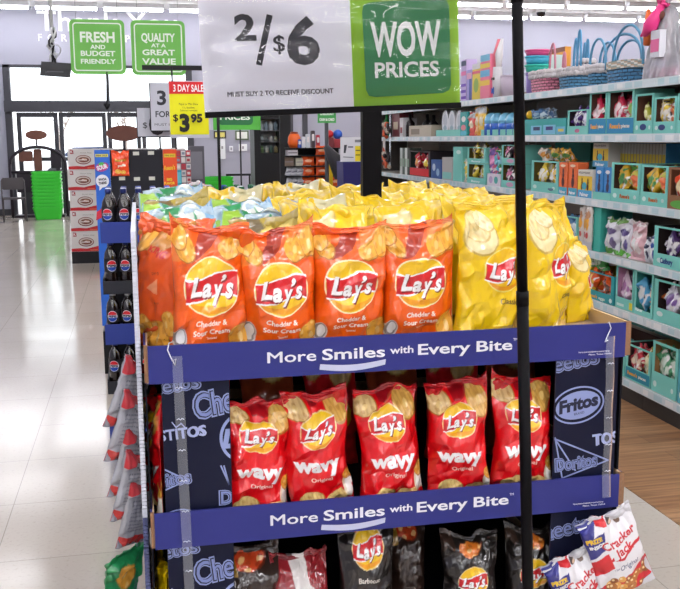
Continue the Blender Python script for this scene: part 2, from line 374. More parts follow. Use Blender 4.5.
# fluorescent strips in rows along X
TUBE = mat('#fbfbff', emit=26); HOUS = mat('#d5d5d8', rough=.6)
def strip(x, y, lab, grp):
    t = thing('ceiling_light', lab, 'light', (x, y, CZ-.13), group=grp)
    MB().box(-.62, .62, -.07, .07, .035, .13, HOUS).build('housing', t)
    for dy in (-.035, .035): MB().tube([(-.6, dy, 0), (.6, dy, 0)], .022, TUBE, n=8).build('fluorescent_tube', t)
    return t
first = strip(0, 0, 'white fluorescent strip hanging under the ceiling', 'fluorescent strips under the ceiling')
index_kids()
rowY = [20.7, 18.8, 16.2, 12.6, 9.2, 6.2, 3.6, 1.7, .3, -1.1, -2.5, -4.1, -6.3, -8.7, -11.1, -13.5, -15.9, -18.3]  # rows past the second are unseen, packed near the display for light and glints
k = 0
for r, y in enumerate(rowY):
    for x in np.arange(-4.0, 13.4, 1.35 if r < 2 else 1.9):
        o = first if k == 0 else copy_tree(first); k += 1
        o.location = (x, y, CZ-.13)
        o['label'] = 'unseen white fluorescent strip in the nearer ceiling rows, spaced to light the display'; o['group'] = 'unseen nearer rows of fluorescent strips'
        if r == 0: o['label'] = 'white fluorescent strip in the rearmost ceiling row by the back wall'; o['group'] = 'rearmost row of fluorescent strips'
        elif r == 1: o['label'] = 'white fluorescent strip in the second ceiling row from the back wall'; o['group'] = 'second row of fluorescent strips'
sp = at(541, 14, Y=17.5); t = thing('security_camera', 'small dome security camera on a rod near the upper right ceiling lights', 'camera', (sp.x, 17.5, sp.z)); MB().tube([(0, 0, .05), (0, 0, CZ-sp.z)], .012, HOUS).build('rod', t)
MB().lathe([(.0, .09), (.09, .08), (.10, .03), (.0, .03)], HOUS, n=16).build('housing', t); MB().lathe([(.09*math.sin(q*PI/12), .03-.09*math.cos(q*PI/12)) for q in range(7)], mat('#1c1c22', rough=.1, coat=.5), n=16, cap=False).build('dome', t)
# world: bright overcast sky
wd = bpy.data.worlds.new('sky'); bpy.context.scene.world = wd; wd.use_nodes = True
bg = wd.node_tree.nodes['Background']; bg.inputs[0].default_value = (.93, .96, 1, 1); bg.inputs[1].default_value = 3.2
sc = bpy.context.scene; sc.view_settings.view_transform = 'Standard'; sc.view_settings.look = 'None'; sc.view_settings.exposure = 0.06; sc.view_settings.gamma = 1
sc.cycles.use_denoising = True; sc.cycles.max_bounces = 6; sc.cycles.diffuse_bounces = 2; sc.cycles.sample_clamp_indirect = 6; sc.cycles.transparent_max_bounces = 16
# ================================================================ helpers for flat prints
def clear_film(rough=.03, tint='#ffffff', haze=0.0, ior=1.45):
    key = ('film', rough, tint, haze, ior)
    if key in _m: return _m[key]
    m = bpy.data.materials.new('clear_film_%d' % len(_m)); m.use_nodes = True; nt = m.node_tree; N = nt.nodes; L = nt.links
    for n in list(N):
        if n.type != 'OUTPUT_MATERIAL': N.remove(n)
    out = [n for n in N if n.type == 'OUTPUT_MATERIAL'][0]
    tr = N.new('ShaderNodeBsdfTransparent'); tr.inputs[0].default_value = (*lin(tint), 1); gl = N.new('ShaderNodeBsdfGlossy'); gl.inputs['Roughness'].default_value = rough
    fr_ = N.new('ShaderNodeFresnel'); fr_.inputs[0].default_value = ior; mx = N.new('ShaderNodeMixShader'); L.new(fr_.outputs[0], mx.inputs[0]); L.new(tr.outputs[0], mx.inputs[1]); L.new(gl.outputs[0], mx.inputs[2]); last = mx
    if haze:
        df = N.new('ShaderNodeBsdfDiffuse'); df.inputs[0].default_value = (.8, .84, .9, 1); m2 = N.new('ShaderNodeMixShader'); m2.inputs[0].default_value = haze; L.new(mx.outputs[0], m2.inputs[1]); L.new(df.outputs[0], m2.inputs[2]); last = m2
    L.new(last.outputs[0], out.inputs[0]); _m[key] = m; return m
def clip_poly(P, x0, x1, z0, z1):
    for ax, lim, keep in ((0, x0, 1), (0, x1, -1), (1, z0, 1), (1, z1, -1)):
        Q = []
        for i in range(len(P)):
            a, b = P[i-1], P[i]; ia, ib = (a[ax]-lim)*keep >= 0, (b[ax]-lim)*keep >= 0
            if ia != ib: t = (lim-a[ax])/(b[ax]-a[ax]); Q.append((a[0]+t*(b[0]-a[0]), a[1]+t*(b[1]-a[1])))
            if ib: Q.append(b)
        P = Q
        if len(P) < 3: return None
    return P
class Print(MB):
    """flat printed shapes in the x, z plane, each layer a hair in front (-y) of the last, clipped to a rectangle"""
    def __init__(s, y, rect=None): super().__init__(); s.y = y; s.rect = rect; s.lay = 0; s.dz = .0004
    def _tri(s, P, m):
        if s.rect: P = clip_poly(P, *s.rect)
        if P: s.add([(a, s.y-s.dz*s.lay, b) for a, b in P], [tuple(range(len(P)))], m)
    def text(s, t, cx, cz, h, c, **kw):
        m = c if not isinstance(c, str) else mat(c, rough=.5)
        if kw.get('bold') and any(q in t for q in 'M$') and kw['bold'] < .06:      # heavier strokes from close-set copies
            b = kw.pop('bold')*h/.72
            for dx, dz in ((b, 0), (-b, 0), (0, b*.6), (0, -b*.6)): s.text(t, cx+dx, cz+dz, h, m, **kw)
            return s
        s.lay += 1; V, T = place_text(t, cx, cz, h, **kw)
        for tr in T: s._tri([tuple(V[i]) for i in tr], m)
        return s
    def poly(s, P, c):
        s.lay += 1; m = c if not isinstance(c, str) else mat(c, rough=.5); n = len(P)
        cx = sum(p[0] for p in P)/n; cz = sum(p[1] for p in P)/n
        for i in range(n): s._tri([(cx, cz), P[i], P[(i+1) % n]], m)
        return s
    def ring(s, cx, cz, rx, rz, w, c, rot=0):
        s.lay += 1; m = mat(c, rough=.5); A = ell(cx, cz, rx, rz, 40, rot); B = ell(cx, cz, rx-w, rz-w, 40, rot)
        for i in range(40): j = (i+1) % 40; s._tri([A[i], A[j], B[j], B[i]], m)
        return s
    def line(s, P, w, c):
        s.lay += 1; m = c if not isinstance(c, str) else mat(c, rough=.5)
        for a, b in zip(P, P[1:]):
            a, b = Vector(a), Vector(b); d = (b-a).normalized()*w/2; n = Vector((-d.y, d.x)); s._tri([tuple(a-d+n), tuple(a-d-n), tuple(b+d-n), tuple(b+d+n)], m)
        return s
def in_world(o, root): o.location = -root.location; return o
ORD = ['first', 'second', 'third', 'fourth', 'fifth', 'sixth', 'seventh', 'eighth', 'ninth', 'tenth', 'eleventh', 'twelfth', 'thirteenth', 'fourteenth', 'fifteenth', 'sixteenth']

# ================================================================ the cardboard display
FY, DX0, DX1, DY1 = 2.4, .006, 1.343, 3.62
NAVY = mat('#2b3079', rough=.42, var=.04, bscale=3, spec=.4); DARKP = mat('#10142c', rough=.45, spec=.25); SHADEP = mat('#101018', rough=.8, spec=.2); TAN = mat('#cdb290', rough=.8, var=.05, bscale=12); KRAFT = mat('#8f6a4d', rough=.9, var=.25, bscale=160)  # the near-black panel colour paints in shade inside the display
WH = mat('#f4f4fa', rough=.5); LILA = '#8f9ccb'
disp = thing('snack_display', 'large navy cardboard snack display with three trays of chip bags', 'display stand', (.67, 3.0, 0))
X_ = lambda px, py=350: at(px, py, Y=FY).x
def tray(zt, hh=.1):
    t = MB(); th = .007
    t.box(DX0, DX1, FY, FY+th, zt-hh, zt, NAVY)                                     # front wall
    t.box(DX0-.010, DX0-.001, FY+.003, FY+.012, zt-hh+.004, zt+.002, KRAFT).box(DX1+.001, DX1+.018, FY+.003, FY+.012, zt-hh+.004, zt+.002, KRAFT)   # folded corrugated ends
    for a, b in ((DX0-.004, DX0), (DX1+.004, DX1+.012)):
        t.box(a, b, FY+.012, DY1, zt-hh, zt+.002, TAN)
    t.box(DX0-.010, DX0-.004, FY+.012, DY1, zt-hh, zt, NAVY).box(DX1+.012, DX1+.018, FY+.012, DY1, zt-hh, zt, NAVY)
    t.box(DX0, DX1+.004, FY+th, DY1, zt-.045, zt-.038, TAN if zt > 1 else SHADEP); t.box(DX0-.004, DX1+.004, FY+.02, DY1, zt-hh+.001, zt-hh+.006, DARKP)  # lower tray floors coloured dark in place of interior shade
    t.box(DX0, DX1+.004, DY1-.007, DY1, zt-hh+.01, zt, TAN)
    o = in_world(t.build('tray', disp), disp)
    g = Print(FY-.0006); zc = zt-.047
    for s, a, b, h, kw in (('More', 42, 160, .030, {}), ('Smiles', 175, 328, .030, {}), ('with', 340, 397, .020, {}), ('Every', 408, 535, .030, {}), ('Bite', 550, 637, .030, {})):
        x0, x1 = X_(250+a/2.43), X_(250+b/2.43); g.lay = 0
        g.text(s, (x0+x1)/2, zc+(.004 if s == 'with' else .002), h, WH, w=x1-x0, bold=.02)
    g.lay = 0; g.text('TM', X_(250+644/2.43), zc+.016, .007, WH, bold=.01)
    x0, x1 = X_(250+170/2.43), X_(250+330/2.43); n = 16; P = []
    for i in range(n+1): q = i/n; P.append((x0+(x1-x0)*q, zc-.024-.008*math.sin(PI*q)+.004*q))
    for i in range(n, -1, -1): q = i/n; P.append((x0+(x1-x0)*q-.002, zc-.039-.010*math.sin(PI*q)+.004*q))
    mm = mat('#c9cde6', rough=.5); g.lay = 1
    for i in range(n): g._tri([P[i], P[i+1], P[2*n-i], P[2*n+1-i]], mm)
    g.lay = 0; g.text('Frito-Lay brands and trademarks are owned by Frito-Lay', X_(594), zt-hh+.021, .0042, WH, w=.095, bold=.02).text('Plano, Texas 75024', X_(600), zt-hh+.013, .0042, WH, w=.07, bold=.02)
    gg = g.build('lettering', o)
    return o
ZT = (1.079, .627, .178)
for z in ZT: tray(z)
# printed corner columns between the trays
def outline_word(g, s, px, py, hpx, wpx, rot=0, shear=0, fill='#181d38', rim=LILA, b1=.075, b2=.02, inner=None):
    a = at(px, py, Y=FY+.02); k = 2.42/940*1.03
    g.text(s, a.x, a.z, hpx*k, rim, w=wpx*k*1.06, bold=b1, rot=rot, shear=shear)
    if inner: g.text(s, a.x, a.z, hpx*k*.98, fill, w=wpx*k*1.02, bold=b1*.5, rot=rot, shear=shear)
    g.text(s, a.x, a.z, hpx*k*.96, inner or fill, w=wpx*k*.98, bold=b2*.4, rot=rot, shear=shear)
PL = (.037, .214); PR = (1.141, DX1-.008)
def px_pts(pts): return [(at(a, b, Y=FY+.02).x, at(a, b, Y=FY+.02).z) for a, b in pts]
def column(side, z0, z1, dy):
    x0, x1 = PL if side == 'l' else PR
    c = MB(); c.box(x0, x1, FY+.02, FY+.026, z0, z1, DARKP)
    o = in_world(c.build('corner_panel', disp), disp)
    g = Print(FY+.0194, (x0+.001, x1-.002, z0, z1)); d = dy
    if side == 'l':
        outline_word(g, 'Cheetos', 162, 386+d, 15, 72, rot=.12, inner=LILA, fill='#181d38')
        outline_word(g, 'Cheetos', 234, 397+d, 25, 80, rot=.18, shear=.1, inner='#7f8cc0')
        outline_word(g, 'TOSTITOS', 172, 434+d, 11, 64, rot=.07, rim='#a9b3da', fill='#a9b3da', b1=.03)
        g.line(px_pts([(172, 422+d), (176, 427+d), (181, 423+d), (185, 427+d)]), .003, '#a9b3da')
        g.lay = 0; a = at(242, 437+d, Y=FY+.02); g.ring(a.x, a.z, .060, .068, .008, LILA).text('L', a.x-.035, a.z, .05, LILA, bold=.05, shear=.2)
        g.lay = 0; g.line(px_pts([(140, 458+d), (187, 480+d), (150, 497+d)]), .0045, LILA)
        outline_word(g, 'Doritos', 164, 480+d, 13, 52, rot=.08, inner='#7f8cc0')
        g.lay = 0; g.line(px_pts([(221, 466+d), (229, 484+d), (224, 466+d)]), .004, LILA)
        outline_word(g, 'Doritos', 248, 495+d, 14, 56, inner='#7f8cc0')
        g.lay = 0; a = at(181, 530+d, Y=FY+.02); g.ring(a.x, a.z, .066, .060, .004, LILA)
    else:
        outline_word(g, 'Cheetos', 563, 364+d, 18, 80, rot=.16, inner='#7f8cc0')
        g.lay = 0; a = at(578, 407+d, Y=FY+.02); g.ring(a.x, a.z, .082, .055, .005, LILA, rot=.16).poly(ell(a.x, a.z, .070, .041, rot=.18), LILA)
        a = at(578, 405+d, Y=FY+.02); g.text('Fritos', a.x, a.z, .036, '#181d38', w=.125, bold=.05, rot=.17, shear=.15).text('BRAND', a.x+.004, a.z-.030, .007, '#181d38', rot=.16)
        outline_word(g, 'TOSTITOS', 623, 437+d, 13, 70, rot=.08, rim='#a9b3da', fill='#a9b3da', b1=.03)
        g.lay = 0; g.line(px_pts([(555, 440+d), (562, 480+d), (608, 462+d), (555, 441+d), (575, 472+d)]), .0045, LILA)
        outline_word(g, 'Doritos', 576, 464+d, 14, 48, rot=.06, fill='#181d38', inner='#7f8cc0')
        g.lay = 0
    g.build('printed_logos', o)
for (za, zb_, d) in ((ZT[1]-.03, ZT[0]-.1, 0), (ZT[2]-.03, ZT[1]-.1, 166)):
    column('l', za, zb_, d); column('r', za, zb_, d-2)
# side and back panels of the display, painted dark for inside shade; base
b = MB()
for a, c in ((DX0-.010, DX0-.006), (DX1+.006, DX1+.012)):
    b = MB()
    for z0, z1 in ((0.0, ZT[2]-.102), (ZT[2]+.004, ZT[1]-.102), (ZT[1]+.004, ZT[0]-.102)):
        b.box(a, c, FY+.03, DY1, z0, z1, SHADEP)
    in_world(b.build('side_panel', disp), disp)
in_world(MB().box(DX0-.006, DX1+.018, DY1+.001, DY1+.008, 0, ZT[0]+.02, SHADEP).build('back_panel', disp), disp)
in_world(MB().box(DX0, DX1, FY+.03, DY1-.01, 0, ZT[2]-.101, mat('#1c1c20', rough=.7)).build('base', disp), disp)
# tall white edge guard on the left side, toothed front edge
g = MB(); z = .62; WPL = mat('#dfe2ee', rough=.45, var=.04, bscale=20); GPL = mat('#4f567c', rough=.5)
g.box(-.0245, -.0115, FY+.05, DY1, .60, 1.37, WPL)
while z < 1.36: g.prism([(-.0245, z), (-.0115, z), (-.0115, z+.006), (-.018, z+.009), (-.0245, z+.006)], FY+.04, FY+.0495, WPL); z += .010
in_world(g.build('edge_guard', disp), disp)
g = MB(); z = .0; g.box(-.0245, -.0115, FY+.05, DY1, .0, .598, GPL)
while z < .58: g.prism([(-.0245, z), (-.0115, z), (-.0115, z+.006), (-.018, z+.009), (-.0245, z+.006)], FY+.04, FY+.0495, GPL); z += .010
in_world(g.build('edge_guard', disp), disp)

# ================================================================ chip bags
def logo(a, cx, cy, r, ring='#fff2c0'):
    a.ell(cx, cy, r*1.05, r*1.0, ring).ell(cx, cy, r, r*.95, '#f5c518').ell(cx, cy-r*.5, r*.8, r*.4, '#ee9f16').ell(cx, cy-r*.28, r*.9, r*.42, '#f5c518')
    n = 14; up = []; lo = []
    for i in range(n+1):
        q = i/n*2-1; up.append((cx+q*r*.98, cy+r*(.36+.10*math.sin(q*3)+.06*q))); lo.append((cx+q*r*.98, cy+r*(-.36+.10*math.sin(q*3)+.06*q)))
    a.poly([(x, y+r*.06) for x, y in up]+[(x, y-r*.06) for x, y in reversed(lo)], '#ffffff').poly(up+lo[::-1], '#d1141d')
    for dx, dy, c, b in ((.03*r, -.05*r, '#7d0a12', .05), (0, 0, '#ffffff', .035)):
        a.text('L', cx-r*.58+dx, cy+r*.02+dy, r*.66, c, bold=b, shear=.25, w=r*.45)
        a.text('a', cx-r*.18+dx, cy-.06*r+dy, r*.62, c, bold=b, shear=.25, w=r*.36)
        a.text('y', cx+r*.22+dx, cy-.09*r+dy, r*.62, c, bold=b, shear=.25, w=r*.42)
        a.text('’', cx+r*.46+dx, cy+.08*r+dy, r*.60, c, bold=b, shear=.25)
        a.text('s', cx+r*.66+dx, cy-.02*r+dy, r*.62, c, bold=b, shear=.25, w=r*.32)
    return a
def art_orange():
    a = Art(.22, .345, 1500, '#ec5c06')
    a.poly([(-.02, .345), (.03, .345), (.0, .29), (-.03, .265), (-.06, .25), (-.05, .28)], '#a63018')
    a.poly([(-.11, .25), (-.07, .262), (-.05, .345), (-.11, .345)], '#e8792a').poly([(.02, .27), (.11, .26), (.11, .345), (.03, .345)], '#e8792a')
    a.chip(.05, .287, .034, .030, rot=.3).chip(.095, .30, .028, .035).chip(-.075, .285, .026, .036, rot=.5).chip(-.095, .31, .03, .03)
    a.chip(.088, .040, .040, .042, rot=.8).chip(.055, .002, .042, .022, rot=.2).chip(.02, -.006, .04, .018).chip(-.045, -.008, .03, .016)
    a.ell(-.094, .046, .020, .030, '#d8d4d2').ell(-.094, .048, .017, .026, '#8e8684').ell(-.092, .050, .012, .020, '#f0eeec')
    logo(a, -.003, .183, .079)
    a.text('Cheddar &', -.003, .086, .0135, '#fff6ea', bold=.02, w=.092).text('Sour Cream', -.003, .063, .0135, '#fff6ea', bold=.02, w=.108).text('Flavored', -.003, .045, .0065, '#fff6ea', bold=.01)
    a.text('OVEN', .098, .17, .005, '#8c2a10')
    return a
def art_yellow(lx=.03, name=True):
    a = Art(.21, .385, 1300, '#efc80a')
    a.ell(-.050, .300, .052, .060, '#c9a94e').ell(-.050, .303, .048, .056, '#f3e3a4')
    a.chip(-.055, .318, .038, .040, c='#eedc9c', edge='#cfae62', ridges=9).chip(-.03, .335, .024, .030, c='#f3e6b4', edge='#cfae62', rot=1)
    a.poly([(.03, .385), (.105, .385), (.105, .33), (.07, .31)], '#e3bd10')
    a.chip(.05, .005, .045, .035, c='#e8cf84', edge='#c39a3c').chip(.095, .03, .03, .04, c='#e2b85a', edge='#b07c2c')
    if name: logo(a, lx-.006, .200, .066, ring='#f8e88a'); a.text('Classic', lx+.012, .108, .016, '#5c431c', bold=.03, w=.062)
    return a
def art_wavy():
    a = Art(.17, .32, 1700, '#dc0814'); a.chip(.052, .27, .030, .045, c='#dfae55', edge='#b47a2a', rot=.4, ridges=18).chip(-.06, .28, .034, .03, c='#e8c68a', edge='#b47a2a', ridges=14)
    a.poly([(-.02, .29), (.02, .29), (.03, .32), (-.03, .32)], '#a10e18').chip(-.03, .02, .034, .024, c='#efcf86', edge='#c7903c', ridges=20).chip(.035, .012, .034, .020, c='#efcf86', edge='#c7903c', ridges=20, rot=.3)
    a.ell(.076, .045, .018, .034, '#e9d9bd').ell(.078, .045, .014, .028, '#f6f2ea').chip(.078, .075, .016, .02, ridges=12)
    logo(a, -.004, .222, .050, ring='#f6d9a0'); a.text('wavy', -.002, .125, .044, '#ffffff', bold=.045, w=.128).text('Original', .004, .078, .0115, '#fde9d8', bold=.01, w=.058)
    return a
def art_black(top='#d9641e', word='Barbecue', ly=.258):
    a = Art(.18, .34, 1500, '#191513'); a.chip(.0, .30, .040, .022, c=top, edge='#7a2f10').poly([(-.09, .30), (-.05, .31), (-.06, .34), (-.09, .34)], '#3c2c24')
    logo(a, .0, ly, .050, ring='#f6d9a0'); a.text(word, .0, ly-.075, .013, '#f3ece2', bold=.01, w=.07).chip(-.05, .03, .035, .03, c='#c9662c', edge='#7a3512').chip(.05, .02, .04, .03, c='#c9662c', edge='#7a3512')
    return a
def art_plain(base, *spots):
    a = Art(.21, .38, 700, base)
    for s in spots: getattr(a, s[0])(*s[1:])
    return a
A_O, A_Y, A_W, A_B = art_orange(), art_yellow(), art_wavy(), art_black()
ZF = [z-.036 for z in ZT]
def put(o, name_loc, rz=0, rx=0, ry=0): o.location = name_loc; o.rotation_euler = (rx, ry, rz); return o
# --- top tray, front row: four orange bags
for i, (px, py, rz, ry, ear, H) in enumerate(((209, 222, .06, .03, (.030, .000), .335), (280, 230, .05, -.02, (-.012, .036), .318), (349, 228, -.02, .01, (.012, .020), .322), (419, 222, -.03, -.01, (.010, .030), .322))):
    x = at(px, 300, Y=2.47).x
    o = bag_mesh('chip_bag', A_O, '#e45408', .212, H, .105, 150, 220, seed=11+i*7, ear=ear, fold=.22, crease=1.05)
    put(o, (x, 2.478, ZF[0]+.001), rz, .02, ry)
    tag(o, 'orange cheddar and sour cream chip bag, %s from the left in the front row' % ORD[i], 'chip bag', 'orange chip bags in the top tray')
A_OS = Art(.21, .345, 1200, '#e85606'); A_OS.chip(.0, .03, .05, .05).chip(-.05, .06, .03, .04).chip(.045, .075, .025, .035, rot=.6)
A_OS.poly([(-.03, .175), (.01, .155), (.01, .2)], '#f6a070').text('CHIPS', 0, .215, .007, '#8c2a10', bold=.02).text('10 oz', 0, .13, .007, '#8c2a10').poly([(-.1, .3), (0, .27), (.1, .31), (.1, .345), (-.1, .345)], '#c98a3a').text('KING', .0, .275, .018, '#d1141d', bold=.05, rot=-.5).chip(-.05, .31, .03, .03).chip(.04, .32, .04, .025)
o = bag_mesh('chip_bag', A_OS, '#e45408', .21, .33, .09, 90, 130, seed=71, ear=(.03, .0), fold=.2)
put(o, (at(150, 300, Y=2.53).x+.046, 2.565, ZF[0]+.001), -.75, 0, .0)
tag(o, 'orange chip bag turned sideways at the left end of the top tray', 'chip bag', 'orange chip bags in the top tray')
# --- yellow bags at the right
A_Y2 = art_yellow(.045)
o = bag_mesh('chip_bag', A_Y, '#ebc408', .215, .375, .10, 150, 220, seed=33, ear=(.0, .02), fold=.12); put(o, (at(486, 300, Y=2.47).x+.008, 2.485, ZF[0]+.001), .28, .0, .0)
tag(o, 'yellow classic chip bag at the left of the black post', 'chip bag', 'yellow chip bags in the top tray')
o = bag_mesh('chip_bag', A_Y2, '#ebc408', .20, .375, .10, 150, 220, seed=47, ear=(-.03, .01), fold=.10); put(o, (at(551, 300, Y=2.47).x-.004, 2.50, ZF[0]+.001), .50, .0, -.02)
tag(o, 'yellow classic chip bag at the right of the black post', 'chip bag', 'yellow chip bags in the top tray')
o = bag_mesh('chip_bag', A_Y2, '#ebc408', .17, .245, .07, 70, 100, seed=59, ear=(.0, -.04), fold=.2); put(o, (at(590, 300, Y=2.60).x-.010, 2.66, ZF[0]+.001), .75, .0, -.03)
tag(o, 'low yellow chip bag at the right end of the top tray', 'chip bag', 'yellow chip bags in the top tray')
# --- rows behind
A_G = art_plain('#86b2d2', ('ell', .04, .35, .04, .03, '#e9efe6'), ('poly', [(-.02, .33), (.02, .385), (-.05, .385)], '#1f8a4c'), ('poly', [(-.1, .30), (-.02, .34), (-.06, .385), (-.1, .385)], '#9cc83c'), ('poly', [(.03, .29), (.06, .30), (.05, .37)], '#2f9a62'), ('chip', -.03, .29, .04, .03, '#e6cf8c', '#c09a4c'), ('ell', .02, .2, .06, .055, '#f5c518'), ('poly', [(-.03, .18), (.07, .18), (.07, .22), (-.03, .22)], '#d1141d'))
A_B2 = art_plain('#7fa6cf', ('poly', [(-.1, .33), (-.02, .36), (-.04, .385), (-.1, .385)], '#dfe6da'), ('poly', [(.02, .3), (.1, .33), (.08, .37)], '#3d8a3c'), ('chip', .06, .36, .03, .03))
A_YL = art_plain('#efc80a', ('chip', -.04, .34, .05, .035, '#f0dfa0', '#cfae62'), ('ell', .02, .2, .055, .05, '#f8e88a'), ('poly', [(-.03, .18), (.07, .18), (.07, .22), (-.03, .22)], '#d1141d'))
A_YL2 = art_plain('#e8c00a', ('poly', [(.0, .33), (.1, .3), (.1, .385), (-.02, .385)], '#d9cfa0'), ('chip', .06, .33, .04, .03, '#efe0a8', '#cfae62'))
A_OL = art_plain('#e2551a', ('chip', .05, .33, .04, .03), ('chip', -.07, .34, .03, .03), ('poly', [(-.03, .3), (.02, .3), (.02, .385), (-.02, .385)], '#a63018'), ('ell', 0, .2, .065, .06, '#f5c518'))
A_OLV = art_plain('#b9a23a', ('poly', [(-.1, .3), (.0, .34), (-.02, .385), (-.1, .385)], '#6c5a2c'), ('chip', .03, .33, .05, .03, '#e6cf6c', '#a58a2c'))
arts = {'orange': (A_OL, '#e45408'), 'pale blue and green': (A_G, '#b5cfdf'), 'blue': (A_B2, '#7fa6cf'), 'yellow': (A_YL, '#ebc408'), 'bright yellow': (A_YL2, '#e8c00a'), 'olive gold': (A_OLV, '#a8923a')}
plan = [['orange', 'olive gold', 'yellow', 'yellow', 'yellow', 'yellow'],
        ['pale blue and green', 'pale blue and green', 'bright yellow', 'bright yellow', 'yellow', 'bright yellow'],
        ['pale blue and green', 'pale blue and green', 'blue', 'yellow', 'bright yellow', 'yellow'],
        ['olive gold', 'pale blue and green', 'yellow', 'bright yellow', 'yellow', 'yellow'],
        ['pale blue and green', 'bright yellow', 'yellow', 'yellow', 'bright yellow', 'yellow'],
        ['pale blue and green', 'yellow', 'bright yellow', 'yellow', 'yellow', 'bright yellow']]
proto = {}
for nme, (a, bk) in arts.items():
    for v in range(2):
        o = bag_mesh('chip_bag', a, bk, .215, .355, .11, 56, 84, seed=100+len(nme)*7+v*5, ear=((.018, -.012), (-.012, .02))[v], fold=(.8, 1.0)[v], crease=1.35, slump=.8)
        proto[nme, v] = o
rs = random.Random(9); used = set()
for r, row in enumerate(plan):
    for c, nme in enumerate(row):
        v = (r+c) % 2; p = proto[nme, v]
        if (nme, v) in used: o = p.copy(); COL.objects.link(o)
        else: o = p; used.add((nme, v))
        y = 2.60+.158*r+(.02 if c % 2 else 0)+(.03 if c == 5 else 0); x = .118+.218*c+rs.uniform(-.008, .008)
        k = 1.02+.012*r-(.06 if c == 5 or (r == 5 and c < 2) else 0) if nme.find('yellow') >= 0 else (.94 + .018*r+(.03 if c == 0 and r else 0))
        o.location = (x, y, ZF[0]+.001); o.rotation_euler = (rs.uniform(-.03, .03), rs.uniform(-.03, .03), rs.uniform(-.16, .16)); o.scale = (1, 1, k)
        tag(o, '%s chip bag, %s row behind the front, %s from left' % (nme, ORD[r], ORD[c]), 'chip bag', 'chip bags in the rear rows of the top tray')
for key, o in list(proto.items()):
    if key not in used: bpy.data.objects.remove(o)
# --- middle tray
for i, (px, rz, ry, ear, H, rx) in enumerate(((254, .10, .04, (-.02, .01), .305, 0), (320, .02, -.05, (.008, .01), .315, 0), (392, .0, -.04, (.0, .0), .318, 0), (457, -.03, .0, (.0, .03), .315, 0), (521, -.04, .03, (.03, .0), .320, 0))):
    x = at(px, 450, Y=2.47).x
    o = bag_mesh('chip_bag', A_W, '#c8141f', .186, H, .09, 130, 200, seed=211+i*9, ear=ear, fold=.18, crease=1.1, slump=.3)
    put(o, (x, 2.478, ZF[1]+.001), rz, .0, ry)
    tag(o, 'red wavy chip bag, %s from the left in the middle tray' % ORD[i], 'chip bag', 'red chip bags in the middle tray')
pr = bag_mesh('chip_bag', art_plain('#c8141f', ('chip', .04, .33, .05, .035, '#e8c68a', '#b47a2a'), ('chip', -.07, .35, .03, .035, '#e8c68a', '#b47a2a'), ('ell', 0, .2, .065, .06, '#f5c518')), '#b8121c', .175, .33, .09, 44, 66, seed=301, ear=(.02, .02), fold=.4)
pz = bag_mesh('chip_bag', art_plain('#8a3a1e', ('chip', .02, .34, .05, .03, '#e6cf8c', '#c09a4c')), '#8a3a1e', .175, .335, .09, 44, 66, seed=311, ear=(.0, .02), fold=.5)  # bag colour darkened to suggest the shaded tray interior
for k in range(6):
    o = (pr, pz)[k % 2] if k < 2 else (pr, pz)[k % 2].copy()
    if k >= 2: COL.objects.link(o)
    put(o, (.165+.196*k, 2.76, ZF[1]+.001), rs.uniform(-.2, .2), 0, 0)
    tag(o, '%s chip bag behind the middle tray front row, %s from left' % (('red', 'shade-darkened brown')[k % 2], ORD[k]), 'chip bag', 'rear chip bags in the middle tray')
# sideways bags squeezed in beside the left corner columns
o = bag_mesh('chip_bag', A_W, '#c8141f', .17, .33, .022, 40, 60, seed=401, ear=(.0, .0), fold=.05); put(o, (.019, 2.53, ZF[1]+.001), -1.45)
tag(o, 'red chip bag pushed edgewise beside the left corner panel of the middle tray', 'chip bag')
o = bag_mesh('chip_bag', A_YL, '#ebc408', .17, .30, .022, 40, 60, seed=402, ear=(.0, .0), fold=.05); put(o, (.019, 2.53, ZF[2]+.001), -1.45)
tag(o, 'yellow chip bag pushed edgewise beside the left corner panel of the bottom tray', 'chip bag')
# --- bottom tray
A_B3 = art_black(top='#e08a2c', word='Flamin'); A_D = art_plain('#2a1c16', ('chip', .0, .34, .06, .03, '#c2401a', '#6a2410'), ('poly', [(-.1, .30), (-.05, .3), (-.06, .385), (-.1, .385)], '#8a6a20'))
A_R = art_plain('#8c1a22', ('poly', [(-.03, .2), (.03, .22), (.02, .385), (-.04, .385)], '#e8e2de'), ('ell', 0, .25, .05, .03, '#e8e2de'))
A_BQ, A_ZZ = art_black(), art_black(top='#e07a24', word='Kettle', ly=.20)
for px, art, bk, H, rz, nm, sd in ((250, A_D, '#241a14', .325, .1, 'dark clear-topped chip bag', 501), (300, A_R, '#7c1a22', .285, .2, 'dark red and white chip bag lying low', 502), (366, A_BQ, '#191513', .40, .02, 'black barbecue chip bag with red and yellow badge', 503),
                                   (416, A_D, '#191513', .32, -.1, 'black and brown chip bag', 504), (470, A_ZZ, '#191513', .300, -.05, 'black chip bag with orange chip near its top', 505), (532, A_ZZ, '#191513', .300, -.12, 'black chip bag half behind the black post', 506)):
    o = bag_mesh('chip_bag', art, bk, .172 if px != 416 else .12, H, .09, 110, 160, seed=sd, ear=(.02, .015), fold=.2); put(o, (at(px, 560, Y=2.48).x, 2.482+(.10 if px == 416 else 0), ZF[2]+.001), rz, 0, 0)
    tag(o, nm+' in the bottom tray', 'chip bag', 'chip bags in the bottom tray')

